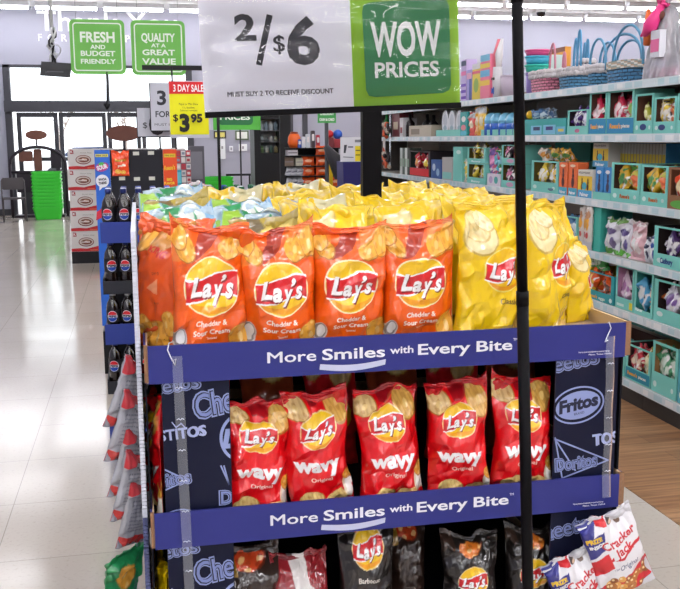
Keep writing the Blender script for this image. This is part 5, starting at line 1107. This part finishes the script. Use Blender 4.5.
for k_, (px, c_, pt) in enumerate(((470, '#e8584c', 118), (474.5, '#f0a81c', 112), (479.5, '#f0c030', 112))):
    y0, w = slot(px-3, px+3.4, 1); h = hgt(px, pt-6, 1); a = Art(.1, .25, 400, c_); a.poly([(-.05, .19), (.05, .19), (.05, .25), (-.05, .25)], '#d8dce0').ell(0, .12, .03, .04, '#f6e6c0'); b = bag_mesh('candy_bag', a, c_, w, h, .04, 20, 30, seed=k_+40, hang=True, fold=0, ear=(0, 0)); place(b, y0-w/2, 1, .05); tag(b, ('coral', 'orange', 'yellow')[k_]+' tall candy bag beside the blue dome bottles', 'candy bag')
solid('toy_box', 'small teal box with white figures left of the coral candy bag', 460, 467, 112, 1, TEALD, [('e', .5, .7, .3, .12, '#f0ece8'), ('e', .5, .35, .35, .12, '#e88a94'), ('r', .1, .05, .9, .2, '#4fb4c8')])
tray_low('low teal tray under the two white oval toy packs', 436, 460, 130, 1)
for k_, px in enumerate((441, 447.5, 455)):
    y0, w = slot(px-3.2, px+3.4, 1); h = hgt(px, 111, 1); m = Print(-.0042); m.prism(ell(w/2, h*.5, w*.5, h*.5, 20), 0, .03, mat('#e6e6ec', rough=.3)); m.y = -.0004; m.lay = 0; m.poly(ell(w/2, h*.6, w*.3, h*.25), '#c8ccd6').poly(ell(w/2, h*.3, w*.25, h*.1), '#9fb8c4'); o = place(m.build('toy_pack'), y0, 1, .06, .006); tag(o, 'white oval toy pack, %s of three on the second shelf' % ORD[k_], 'toy pack', 'white oval toy packs')
solid('cardboard_box', 'low cream box at the far part of the second shelf', 409, 431, 125.5, 1, '#c4b8a4', [('r', .1, .2, .5, .7, '#8a7a68')]);
for k_, (px, c_, pt) in enumerate(((383.5, '#2f8a4c', 113), (405, '#2c2024', 114), (411, '#1c1a1e', 114), (417, '#241f22', 115))):
    y0, w = slot(px-2, px+2, 1); r = min(.05, w*.4); h = hgt(px, pt, 1); dx_ = .06 if px < 400 or px > 460 else (.2 if px > 408 else .08); o = MB().lathe([(0, 0), (r, 0), (r, h*.6), (r*.35, h*.75), (r*.35, h*.98), (0, h)], mat(c_, rough=.25), n=12).build('tall_bottle', loc=(SX+dx_, y0-w/2, SZ[1]+.001)); tag(o, ('green', 'dark brown', 'black', 'dark grey')[k_]+' pump bottle at the far end of the second shelf', 'bottle')
solid('maroon_box', 'maroon box at the far end of the second shelf', 392, 399.5, 112, 1, '#6a2028', [('r', .2, .3, .8, .6, '#d8c8b0')]); solid('white_box', 'narrow white box beside the maroon box, second shelf', 399.7, 403, 118, 1, '#dcd8da', [('r', .2, .2, .8, .5, '#a04048')])
# ---- third shelf
BUN = [('r', 0, .25, 1, .78, '#f2c63a'), ('r', 0, 0, 1, .27, '#4fa6d2'), ('b', .3, .27, .42, '#5a3526'), ('b', .72, .27, .42, '#5a3526'), ('e', .5, .42, .16, .14, '#4fb4c8'), ('t', 'Palmer', .5, .12, .13, .6, '#ffffff'), ('t', 'HOLLOW BUNNY', .5, .9, .07, .8, '#8a7a6a')]
carton_open('orange candy filled carton at the near end of the third shelf', 667, 700, 168, 2, col='#8a5a38', P=[('e', .4, .12, .3, .1, '#58a03c')], fill=[('#e8481c', '#f4e0b0'), ('#d83a18', '#7ab040')], nfill=4, inner='#6a4028', where='orange candy carton, third shelf')
for k_, (a, b_, pt) in enumerate(((640, 667, 165.5), (610.5, 639.5, 163))):
    carton_open('teal carton of yellow and green candy, %s one on the third shelf' % ('near', 'left')[k_], a, b_, pt, 2, P=WB+[('t', "Reese's", .5, .16, .10, .34, '#c8641c')], fill=[('#d8a820', '#3f8a38'), ('#c8c040', '#e86a2c'), ('#5aa038', '#e8e070')], nfill=4, lip=.34, inner='#4a2c22', where=('near', 'left')[k_]+' yellow candy carton')
solid('candy_box', 'large blue and yellow bunny candy box row behind the cartons, third shelf', 596, 639, 144, 2, '#3a8cc4', [('r', 0, .55, 1, .82, '#d8b82c'), ('r', 0, .82, 1, 1, '#b8b4a8')]+[('r', .07*i+.03, .56, .07*i+.045, 1, '#8a8268') for i in range(14)], dx=.18, d=.2, dz=0)
solid('candy_box', 'upper white bunny candy box on the third shelf', 580.5, 595.5, 143.5, 2, '#ece6dc', BUN, dx=.10, d=.1, dz=.20)
solid('candy_box', 'plain blue riser box under the upper bunny candy box', 580.5, 595.5, 170, 2, '#4fa6d2', (), dx=.10, d=.1)
solid('candy_box', 'lower white bunny candy box on the third shelf', 577.5, 592, 170, 2, '#ece6dc', BUN, d=.075)
tray_low('low teal tray under two blue bunny boxes', 592.5, 610, 192.5, 2)
for k_, (a, b_) in enumerate(((593.5, 601), (602, 609.5))): solid('bunny_box', '%s narrow blue bunny box in the low teal tray' % ('left', 'right')[k_], a, b_, 167.5, 2, '#3f8ed0', [('b', .5, .22, .55, '#3a2a4a'), ('e', .5, .85, .3, .06, '#f0f0f0')], d=.06, dx=.03, dz=.006)
for k_, (a, b_) in enumerate(((558.5, 567), (568, 577))): solid('bunny_box', '%s orange bunny box on the third shelf' % ('left', 'right')[k_], a, b_, 162.5, 2, '#f0723c', [('r', 0, 0, 1, .24, '#4fb4d0'), ('b', .5, .25, .55, '#5a2a2a'), ('t', 'Palmer', .5, .1, .09, .7, '#ffffff'), ('e', .5, .9, .3, .04, '#ffe0c0')], d=.08)
carton_open('teal framed carton of white and yellow candy eggs, third shelf', 531, 558, 161, 2, P=WB+[('t', 'eggs', .75, .14, .08, .2, '#5a6a8a')], fill=[('#f0d23a', '#f6f2e6'), ('#f2e8d8', '#e8b830')], nfill=4, inner='#6a5a20', where='teal framed egg carton')
for k_, px in enumerate((540, 551, 562)):
    b = candy(('#d8a83a', '#3f8a38') if k_ else ('#ece4d8', '#e8a03a'), .13, .10); y0, _w = slot(px, px+5, 2); hb = hgt(545, 161, 2); b.location = (SX+.06+.02, y0, SZ[2]+hb+.004 if px < 556 else SZ[2]+hgt(567, 162.5, 2)+.004); b.rotation_euler = (.5, 0, -PI/2+.1); tag(b, 'candy bag lying on top of the third shelf cartons, %s from left' % ORD[k_], 'candy bag')
solid('dark_carton', 'dark green carton standing behind the egg carton', 520, 553, 143, 2, '#2c8578', [('e', .6, .2, .2, .12, '#7a9c8c')], dx=.30, d=.08)
def double(lab, px0, px1, pyt, pym, s, fill, P):
    carton_open('lower '+lab, px0, px1, pym, s, P=P, fill=fill, nfill=2, lip=.3, inner='#6a5a20', where='lower '+lab); hm = hgt((px0+px1)/2, pym, s)+.002
    carton_open('upper '+lab, px0, px1, pyt, s, P=P, fill=fill, nfill=2, lip=.3, inner='#6a5a20', dz=hm, where='upper '+lab)
double('teal carton of dark purple candy beside the black post', 501, 519, 145, 164, 2, [('#3a2a3a', '#d86a9a'), ('#e8e4ea', '#5a3a4a')], [('e', .5, .14, .2, .1, '#d8a0c0')])
double('teal carton of yellow bunny packs', 467, 485, 147.5, 163.5, 2, [('#f0d84a', '#3a2a20'), ('#f0ead8', '#c8c040')], [('t', 'Bunny', .5, .12, .1, .5, '#f4fbf8')])
for k_, (px, c_, pt) in enumerate(((489, ('#7a5aa8', '#e88ac0'), 150), (493, ('#c83a6a', '#4ab0c8'), 147), (497.5, ('#2f8a4c', '#8ac8d8'), 149))):
    b = candy(c_, .16, .22); y0, w = slot(px-2, px+2, 2); place(b, y0-w/2, 2, .06, hgt(493, 175, 2)+.003); tag(b, ('purple', 'pink', 'green')[k_]+' toy bag above the small white box, third shelf', 'toy bag')
solid('white_box', 'small white box under the toy bags, third shelf', 487, 500, 174, 2, '#e4dce8', [('e', .3, .5, .15, .3, '#c0a8d0'), ('e', .7, .5, .15, .3, '#4fb4b0')], d=.12)
solid('slanted_display', 'narrow teal display board behind the white and yellow bag', 453, 462, 147, 2, TEAL, [('e', .6, .85, .25, .06, '#d8f0e8')], d=.2); b = candy(('#f0ecd8', '#e8d040'), .12, .20); y0, w = slot(462.3, 466, 2); place(b, y0-w/2, 2, .05); tag(b, 'white and yellow bag in front of the narrow teal display board', 'candy bag')
solid('grey_box', 'plain light grey box on the third shelf', 442, 452, 157.5, 2, '#b9b6b2', [('r', .05, .05, .95, .35, '#8ccfc6')]); solid('blue_tin', 'blue tin on the third shelf beside the red candy box', 431, 441, 160, 2, '#2f5a9c', [('e', .3, .6, .15, .2, '#c8d8e8'), ('e', .7, .35, .15, .2, '#9fc0dc')])
carton_open('black carton with red chocolate packs on the third shelf', 409, 430, 151, 2, col='#2a2224', P=[('r', .05, .03, .95, .32, '#d8202c')], fill=[('#d0303c', '#e8a03a'), ('#b02030', '#e8c83a')], nfill=3, inner='#1c1416', where='black carton of red chocolates')
for k_, px in enumerate((400, 402.4, 404.8, 407.2)): solid('disc_case', 'thin upright case, %s of four beside the black carton' % ORD[k_], px, px+2.2, 148, 2, ('#c8d0cc', '#4a5a50', '#dfe4e0', '#2c3830')[k_], [('r', .2, .3, .8, .6, '#88a890')], d=.14, grp='upright cases on the third shelf')
# clip strip with orange toys hanging at the far shelf end
y0 = Yat(392, SZ[1]); t = thing('clip_strip', 'clear strip of orange and black toys at the far end of the shelving', 'clip strip', (SX-.0005, y0, 1.25)); MB().box(-.003, 0, -.03, .03, 0, .62, PLA).build('plastic_band', t)
for k_, z in enumerate((1.70, 1.36)):
    m = MB(); rr = random.Random(k_)
    for q in range(9): m.tube([(rr.uniform(-.05, .0), rr.uniform(-.10, .10), rr.uniform(-.09, .09)) for _ in range(3)], .022, mat(('#e0603a', '#2a2024', '#c8b8a8')[q % 3], rough=.5), n=6)
    o = m.build('clip_toy', loc=(SX-.027, y0, z)); tag(o, ('upper', 'lower')[k_]+' orange and black toy on the far clip strip', 'toy')
a = Art(.1, .3, 300, '#f0ece8'); a.poly([(-.05, .02), (.05, .02), (.05, .16), (-.05, .22)], '#e86a4a'); b = bag_mesh('candy_bag', a, '#e8e0dc', .10, .26, .02, 14, 26, seed=3, hang=True, fold=0, ear=(0, 0)); b.location = (SX-.02, Yat(387.5, SZ[1]), 1.33); b.rotation_euler = (0, 0, -PI/2); tag(b, 'white and orange packet hanging beside the far clip strip', 'packet')
# ---- fourth shelf
carton_open('teal carton with small script label at the near end of the fourth shelf', 653, 700, 229, 3, P=WB+[('t', 'Cadbury', .30, .17, .13, .28, '#2c4c8a')], fill=[('#4a2c6a', '#f0ecf2'), ('#e8e0ea', '#8a4a3c'), ('#6a3a8a', '#f0e4ec')], nfill=5, bw=.13, inner='#2c1c1c', where='script labelled carton')
for k_, (px, c_, pt, w_) in enumerate(((609, ('#e8e6ee', '#6a5a8a'), 218, 14), (622, ('#e4e2ea', '#5a4a86'), 220, 12), (634, ('#e8b8c0', '#f4e4e6'), 222, 15), (644, ('#dcdce4', '#2c3050'), 238, 6), (650, ('#e4e8f0', '#2c4c9a'), 236, 6))):
    y0, w = slot(px-w_/2, px+w_/2, 3); h = hgt(px, pt, 3); a = Art(.2, .3, 500, c_[0]); a.poly([(-.1, 0), (.1, 0), (.1, .04), (-.1, .06)], '#5aa83c' if k_ < 2 else c_[0]).ell(0, .2, .07, .03, c_[1]).ell(-.03, .12, .04, .05, '#ffffff').ell(.04, .1, .03, .05, c_[1]).poly([(-.1, .27), (.1, .27), (.1, .3), (-.1, .3)], '#6a9a4c' if k_ < 2 else c_[1])
    b = bag_mesh('candy_bag', a, c_[0], w*.98, h, .05, 30, 44, seed=60+k_, hang=True, fold=0, ear=(0, 0), crease=1.2); place(b, y0-w/2, 3, .05); tag(b, ('white and green marshmallow bag left on the fourth shelf', 'white and green marshmallow bag beside the pink bag', 'pink marshmallow bag on the fourth shelf', 'narrow white bag with dark oval on the fourth shelf', 'narrow blue and white bag beside the script labelled carton')[k_], 'candy bag')
solid('slanted_display', 'teal slanted display behind the wafer packs on the fourth shelf', 588, 600, 207, 3, '#3fae9e', d=.22)
for k_, px in enumerate((580, 585, 590.5)):
    y0, w = slot(px-2.6, px+2.6, 3); h = hgt(px, 206, 3); a = Art(.08, .3, 400, '#e8dcd4'); a.ell(0, .18, .025, .05, '#f0a82c').ell(0, .24, .03, .03, '#c88a5a').poly([(-.04, 0), (.04, 0), (.04, .06), (-.04, .06)], '#d8d4d8').ell(0, .1, .02, .02, '#d8504a'); b = bag_mesh('wafer_pack', a, '#e0d4cc', w, h, .04, 18, 40, seed=80+k_, hang=True, fold=0, ear=(0, 0)); place(b, y0-w/2, 3, .035 if k_ < 2 else -.012+.02); tag(b, 'tall cream wafer pack, %s of three on the fourth shelf' % ORD[k_], 'snack pack', 'wafer packs on the fourth shelf')
carton_open('small teal carton at the far part of the fourth shelf', 560, 577, 216, 3, P=WB, fill=[('#5a8ab8', '#e4eef4')], nfill=2, where='small far carton, fourth shelf')
# ---- fifth shelf
carton_open('pale teal carton with white and purple packs near end of fifth shelf', 653, 700, 284, 4, P=[('r', .62, .02, .99, .30, '#b83a3c'), ('t', 'crème', .8, .18, .08, .28, '#f4e8d8'), ('e', .15, .2, .07, .06, '#e4f4f0')], fill=[('#e8e2ee', '#7a5a9a'), ('#e4dcea', '#e8c83a'), ('#f0ecf2', '#c8506a')], nfill=4, inner='#3a2426', where='near white packs carton, fifth shelf')
carton_open('teal carton of orange bunny candy tubs on the fifth shelf', 633.5, 652, 271, 4, P=[('t', 'Palmer', .3, .12, .07, .4, '#f4fbf8')], fill=[('#4fa6d2', '#f0f0f0'), ('#e8783c', '#f4d8b8')], nfill=3, lip=.12, inner='#3a9a90', where='orange tub carton')
carton_open('tall pale teal carton of pink striped sticks on the fifth shelf', 615, 633, 266, 4, P=[('r', .1, .06, .5, .12, '#d8efe8'), ('r', .8, .04, .98, .2, '#e8d83a')], fill=[('#e8c8dc', '#b87ab0'), ('#f0e0ea', '#d88ab8')], nfill=4, lip=.26, inner='#c890b4', where='pink stick carton')
carton_open('blue green carton of two round orange candy bags, fifth shelf', 579, 613.5, 272, 4, col='#2a9aa0', P=[('t', "Reese's", .42, .13, .12, .26, '#f0a02c'), ('t', 'eggs', .68, .12, .1, .18, '#e4f4e4'), ('e', .08, .2, .04, .07, '#e4f4f0'), ('e', .93, .14, .04, .08, '#e4f4f0')], fill=[('#ee5a1c', '#f4c03a'), ('#ee5a1c', '#5a2a10')], nfill=2, inner='#e0b820', where='round orange bag carton')
b = candy(('#3faa48', '#d8f0d0'), .28, .12); y0, w = slot(575, 596, 4); b.location = (SX+.12, y0-w/2, SZ[4]+hgt(596, 272, 4)+.004); b.rotation_euler = (.2, 0, -PI/2); tag(b, 'green candy bag lying on the blue green carton, fifth shelf', 'candy bag')
solid('blue_box', 'dark blue patterned box at the far part of the fifth shelf', 566, 578, 275, 4, '#3a5a8a', [('e', .4, .6, .2, .15, '#d8e4f0'), ('e', .6, .3, .2, .15, '#c8d8e8')])
# ---- bottom shelf
carton_open('teal carton of red candy with blue label on the bottom shelf', 625, 650, 347, 5, P=[('r', .02, .04, .98, .34, '#1f8aa0'), ('t', "Reese's", .3, .19, .1, .4, '#f0a02c'), ('t', 'pieces', .7, .19, .08, .3, '#f2ece0')], fill=[('#c83040', '#f0d8c0'), ('#b8a030', '#e8e0b0')], nfill=4, lip=.36, inner='#3a2426', where='bottom shelf red candy carton')
carton_open('cut open teal carton of green bags on the bottom shelf', 651, 676, 344, 5, P=WB, fill=[('#4a9a6a', '#d8e8d8')], nfill=3, lip=.4, inner='#a87a48', where='bottom shelf green bag carton')
carton_open('plain blue teal carton at the near end of the bottom shelf', 677, 700, 352, 5, col='#5ab4c4', P=WB, where='bottom near carton')
carton_open('dim teal carton at the middle of the bottom shelf', 590, 624, 334, 5, P=WB, fill=[('#4a8a9a', '#d8e8e8')], nfill=2, where='dim bottom shelf carton')
for k_, (a, b_) in enumerate(((640, 676), (590, 638))): solid('lid_box', 'flat dark teal box %s on the bottom shelf cartons' % ('near', 'far')[k_], a, b_, 322 if k_ == 0 else 316, 5, '#2c7a76', dx=.10, d=.2, dz=.31)
# ---- top shelf: baskets and pails
def wick(col):
    if ('wick', col) in _m: return _m['wick', col]
    m = bpy.data.materials.new('woven_wicker'); m.use_nodes = True; N = m.node_tree.nodes; L = m.node_tree.links; b = N['Principled BSDF']; tc = N.new('ShaderNodeTexCoord'); sp_ = N.new('ShaderNodeSeparateXYZ'); ad = N.new('ShaderNodeMath'); cb = N.new('ShaderNodeCombineXYZ')
    L.new(tc.outputs['Object'], sp_.inputs[0]); L.new(sp_.outputs[0], ad.inputs[0]); L.new(sp_.outputs[1], ad.inputs[1]); L.new(ad.outputs[0], cb.inputs[0]); L.new(sp_.outputs[2], cb.inputs[1])
    br = N.new('ShaderNodeTexBrick'); br.inputs['Scale'].default_value = 1; br.inputs['Brick Width'].default_value = .055; br.inputs['Row Height'].default_value = .021; br.inputs['Mortar Size'].default_value = .0035; c = lin(col)
    br.inputs['Color1'].default_value = (*[min(1, q*1.15) for q in c], 1); br.inputs['Color2'].default_value = (*[q*.85 for q in c], 1); br.inputs['Mortar'].default_value = (*[q*.22 for q in c], 1); L.new(cb.outputs[0], br.inputs['Vector']); L.new(br.outputs['Color'], b.inputs['Base Color'])
    bp = N.new('ShaderNodeBump'); bp.invert = True; bp.inputs['Distance'].default_value = .01; L.new(br.outputs['Fac'], bp.inputs['Height']); L.new(bp.outputs[0], b.inputs['Normal']); b.inputs['Roughness'].default_value = .5; _m['wick', col] = m; return m
def wicker(lab, px0, px1, pyt, col, trim, handle=None, hc=None, d=.11, dx=.17, grp='wicker baskets on the top shelf'):
    y0, w = slot_round(px0, px1, 0, SX+dx, d); h = hgt((px0+px1)/2, pyt, 0); t = thing('wicker_basket', lab, 'basket', (SX+dx, y0-w/2, SZ[0]+.001), (0, 0, -PI/2), grp); n = 48; rows = 22; V = []; Fc = []; a0 = w/2
    for layer in range(2):
        for i in range(rows+1):
            q = i/rows
            for k in range(n):
                th = 2*PI*k/n; cx_, cy_ = math.cos(th), math.sin(th); ww = .010*math.sin(k*PI/2*1.0+(PI if (i//2) % 2 else 0))*(1 if layer == 0 else 0); s_ = (.86+.14*q)-(.05 if layer else 0); s_ = s_+ww/a0
                V.append((a0*s_*math.copysign(abs(cx_)**.7, cx_), d*s_*math.copysign(abs(cy_)**.7, cy_), h*q if not layer else max(.004, h*q)))
    for L_ in range(2):
        o_ = L_*(rows+1)*n
        for i in range(rows):
            for k in range(n): f = (o_+i*n+k, o_+i*n+(k+1) % n, o_+(i+1)*n+(k+1) % n, o_+(i+1)*n+k); Fc.append(f if not L_ else f[::-1])
    o_ = (rows+1)*n
    for k in range(n): Fc.append((rows*n+k, rows*n+(k+1) % n, o_+rows*n+(k+1) % n, o_+rows*n+k))
    Fc.append(tuple(range(n))[::-1]); Fc.append(tuple(o_+k for k in range(n))); MB().add(V, Fc, wick(col), True).build('woven_body', t)
    m = MB(); rr = random.Random(int(px0)); tm = mat(trim if trim != 'plaid' else '#dddddd', rough=.9)
    if trim == 'plaid':
        pm = [mat(c_, rough=.9) for c_ in ('#e4e0d8', '#c0a890', '#9aa8a4')]
        for k in range(60):
            th, t2 = 2*PI*k/60, 2*PI*(k+1)/60; f = lambda q, s_, z: (a0*s_*math.copysign(abs(math.cos(q))**.7, math.cos(q)), d*s_*math.copysign(abs(math.sin(q))**.7, math.sin(q)), z)
            for zi in range(5): m.add([f(th, 1.05, h*(.70+.075*zi)), f(t2, 1.05, h*(.70+.075*zi)), f(t2, 1.05, h*(.775+.075*zi)), f(th, 1.05, h*(.775+.075*zi))], [(0, 1, 2, 3)], pm[(k//2+zi) % 3])
        m.build('cloth_liner', t)
    else:
        for k in range(80):
            th = 2*PI*k/80; r_ = rr.uniform(.015, .022); m.lathe([(r_*math.sin(q*PI/4), -r_*math.cos(q*PI/4)) for q in range(5)], tm, n=6, c=(a0*1.03*math.copysign(abs(math.cos(th))**.7, math.cos(th)), d*1.03*math.copysign(abs(math.sin(th))**.7, math.sin(th)), h*(.86+.2*(k % 2))), cap=False)
        m.build('pompom_trim', t)
    for hd in handle or ():
        x0_, x1_, top, yy = hd; P = [(x0_*a0+(x1_-x0_)*a0*(1-math.cos(q*PI/14))/2, yy, h*.8+(top*h-h*.8)*math.sin(q*PI/14)**.8) for q in range(15)]; MB().tube(P, .0085, mat(hc or col, rough=.5), n=7).build('handle', t)
    return t
BL_ = '#5b9cc4'; TR = '#d8d2d4'
wicker('pink wicker basket with white pompom rim on the top shelf', 531.5, 559, 72, '#e58ca6', TR, [(.35, .85, 2.5, 0), (.95, 1.2, 2.0, .05)], '#d68a9c', d=.07, dx=.12)
wicker('blue wicker basket with pompom rim beside the pink one', 560, 588.5, 69, BL_, TR, [(.15, .55, 2.7, -.02), (.55, .95, 3.1, -.02)], '#4f93bc', d=.085, dx=.13)
wicker('blue wicker basket behind with bent ear handles', 577, 592, 56, '#5f9cc0', TR, [(-.6, .0, 1.7, 0), (.1, .7, 1.8, 0)], '#4f93bc', d=.05, dx=.30)
wicker('blue wicker basket with pompom rim left of the cloth lined one', 589, 606.5, 66, BL_, TR, [(-.9, 2.2, 2.5, -.03), (-.4, 2.6, 2.3, .02)], '#5f9cc0', d=.05, dx=.12)
wicker('wide blue wicker basket with checked cloth liner', 608, 646, 60, '#4f8fbc', 'plaid', [(-1.9, 1.0, 2.4, 0), (-1.3, .7, 2.1, .04), (-.7, 1.5, 2.7, -.04)], '#5f9cc0', d=.09, dx=.14)
def pail(lab, px0, px1, pyt, s_, col, z0=0, dx=.13, rim=None):
    y0, w = slot_round(px0, px1, s_, SX+dx); h = hgt((px0+px1)/2, pyt, s_)-z0; r = w/2; t = thing('pail', lab, 'pail', (SX+dx, y0-r, SZ[s_]+.001+z0)); MB().lathe([(0, 0), (r*.86, 0), (r, h), (r*.95, h), (r*.82, .004), (0, .004)], mat(col, rough=.35), n=24, cap=False).build('body', t)
    MB().lathe([(r*.99, h-.012), (r*1.04, h-.012), (r*1.04, h+.002), (r*.99, h+.002)], mat(rim or col, rough=.35), n=24, cap=False).build('rim', t); return h
hz = 0
for lab, col, pt, a, b_ in (('purple pail at the bottom of the stack by the black post', '#9a86cc', 70, 525, 544), ('green teal pail second in the stack by the black post', '#2fc0a8', 62, 524, 549), ('light blue pail third in the stack by the black post', '#4ab8d8', 53, 524, 549), ('pink pail on top of the stack by the black post', '#e85a94', 46.5, 524, 549)):
    h = pail(lab, a, b_, pt, 0, col, hz, dx=.16); hz += h+.004
pail('pale lilac flowered pail left of the black post', 500, 521, 74, 0, '#d4c4d4', dx=.12)
solid('shelf_box', 'pale mint box above the lilac pail', 505, 519, 56, 0, '#cfe4dc', dx=.26, d=.12); solid('shelf_box', 'orange and brown box at the back left of the black post', 495, 519, 49, 0, '#e8a03a', [('r', 0, .9, 1, 1, '#8a4a2c')], dx=.39, d=.05)
# bunny basket with bow tie
y0, w = slot_round(490, 504, 0, SX+.08); t = thing('bunny_basket', 'white plush bunny basket with blue bow tie on the top shelf', 'basket', (SX+.08, y0-w/2, SZ[0]+.001), (0, 0, -PI/2)); h = hgt(496, 66, 0); r = w/2
MB().lathe([(0, 0), (r*.8, 0), (r, h*.5), (r*.9, h), (0, h)], mat('#e9e6ea', rough=.9), n=20, sy=.7).build('body', t); MB().prism([(-r*.5, h*.12), (0, h*.2), (r*.5, h*.12), (r*.5, h*.36), (0, h*.27), (-r*.5, h*.36)], -r*.78, -r*.70, mat('#2c66c0', rough=.6)).build('bow_tie', t)
for sx in (-1, 1):
    MB().tube([(sx*r*.35, 0, h*.9), (sx*r*.45, 0, h*1.4), (sx*r*.65, .02, h*1.9)], [.022, .034, .012], mat('#f0ecee' if sx > 0 else '#e8808c', rough=.9)).build('ear', t); MB().lathe([(.012*math.sin(q*PI/6), -.012*math.cos(q*PI/6)) for q in range(7)], mat('#2a2428'), n=8, c=(sx*r*.3, -r*.66, h*.62), cap=False).build('eye', t)
for lab, px0, px1, pt, c_, P, nm in (('leaning striped pink yellow and blue gift bag on the top shelf', 480, 489.5, 55, '#f07a94', [('r', 0, .3, 1, .42, '#f2c63a'), ('r', 0, .5, 1, .65, '#6ab8dc'), ('r', 0, .7, 1, .8, '#f2d23a'), ('r', 0, .85, 1, 1, '#7ac0e0')], 'gift_bag'), ('yellow gift bag with pale top on the top shelf', 472, 480, 64, '#e8cc3c', [('e', .5, .4, .3, .2, '#8aa83a'), ('r', 0, .72, 1, .8, '#d8506a'), ('r', 0, .85, 1, 1, '#e8e4e8')], 'gift_bag'), ('blue and lilac tall box on the top shelf', 466.5, 471.5, 70, '#a89cd8', [('r', .5, .0, 1, .7, '#3c4c9a'), ('r', 0, .7, 1, .9, '#e8a8c8')], 'tall_box'), ('purple lettered tube at the left end of the top shelf', 461, 466, 60, '#c8b4e0', [('r', 0, .05+.14*0, 1, .12, '#6a3ab0'), ('r', 0, .2, 1, .27, '#6a3ab0'), ('r', 0, .35, 1, .42, '#7a4ac0'), ('r', 0, .62, 1, .72, '#e878b0'), ('r', 0, .85, 1, .97, '#3a4468')], 'gift_tube')): solid(nm, lab, px0, px1, pt, 0, c_, P, d=.10)
# cellophane wrapped gift
y0, w = slot_round(640, 694, 0, SX+.16); t = thing('wrapped_gift', 'cellophane wrapped pink gift basket with bow at the near end of the top shelf', 'gift', (SX+.14, y0-w/2, SZ[0]+.001), (0, 0, -PI/2)); r = w/2; h = hgt(660, 0, 0)+.03
U, V = np.meshgrid(np.linspace(0, 2*PI, 90), np.linspace(0, 1, 70)); RR = r*np.clip(1.02-.62*V**1.3, .05, 2)*(1-.80*np.exp(-((V-.93)/.05)**2)); RR = RR*(1+.16*facet(U*.9, V, 5, 4.0)*1.0+.08*facet(U*.9, V, 6, 11)); RR[:, -1] = RR[:, 0]
gx, gy, gz = RR*np.cos(U), RR*np.sin(U)*.62, V*h
cel = clear_film(.07, '#fbf7fb', .30, 1.9); mesh_np('cellophane', np.stack([gx, gy, gz], -1).reshape(-1, 3), grid_faces(90, 70), None, cel, t)
MB().lathe([(0, .004), (r*.72, .004), (r*.76, .06), (r*.70, .065), (0, .06)], mat('#e2508c', rough=.5), n=20, sy=.6).build('pink_base', t)
MB().box(r*.05, r*.7, -.10, -.06, .12, .27, mat('#dcdce4', rough=.4)).box(r*.08, r*.67, -.102, -.1005, .15, .22, mat('#e86aa0')).build('boxed_toy', t)
MB().lathe([(0, .11), (.05, .12), (.065, .18), (.045, .25), (.06, .30), (.045, .345), (0, .36)], mat('#e8dcd8', rough=.9), n=14, c=(-.03, 0, 0)).build('plush_toy', t)
MB().tube([(-.07, -.08, .20), (-.04, -.09, .30), (-.05, -.09, .40)], [.02, .03, .01], mat('#e8743c', rough=.6)).build('orange_carrot', t)
m = MB(); pk_ = mat('#e83a86', rough=.35)
for q in range(6): an = q*PI/3; m.tube([(0, -.02, h*.9), (.06*math.cos(an), -.03-.02*math.sin(q), h*.9+.05*math.sin(an)), (.02*math.cos(an+.6), -.04, h*.9+.02*math.sin(an+.6)), (0, -.02, h*.9)], .011, pk_, n=6)
m.tube([(0, -.03, h*.9), (-.06, -.08, h*.7), (-.10, -.10, h*.55)], .009, pk_, n=6); m.build('bow', t)
m = MB(); m.tube([(.02, -.05, h*.9), (.0, -.10, h*.66), (-.05, -.11, h*.56)], [.02, .045, .018], pk_, n=8); m.build('ribbon', t); MB().lathe([(.03*math.sin(q*PI/6), -.03*math.cos(q*PI/6)) for q in range(7)], mat('#6a3f34', rough=.9), n=10, c=(.02, -.05, h*.78), cap=False).build('brown_tag', t)
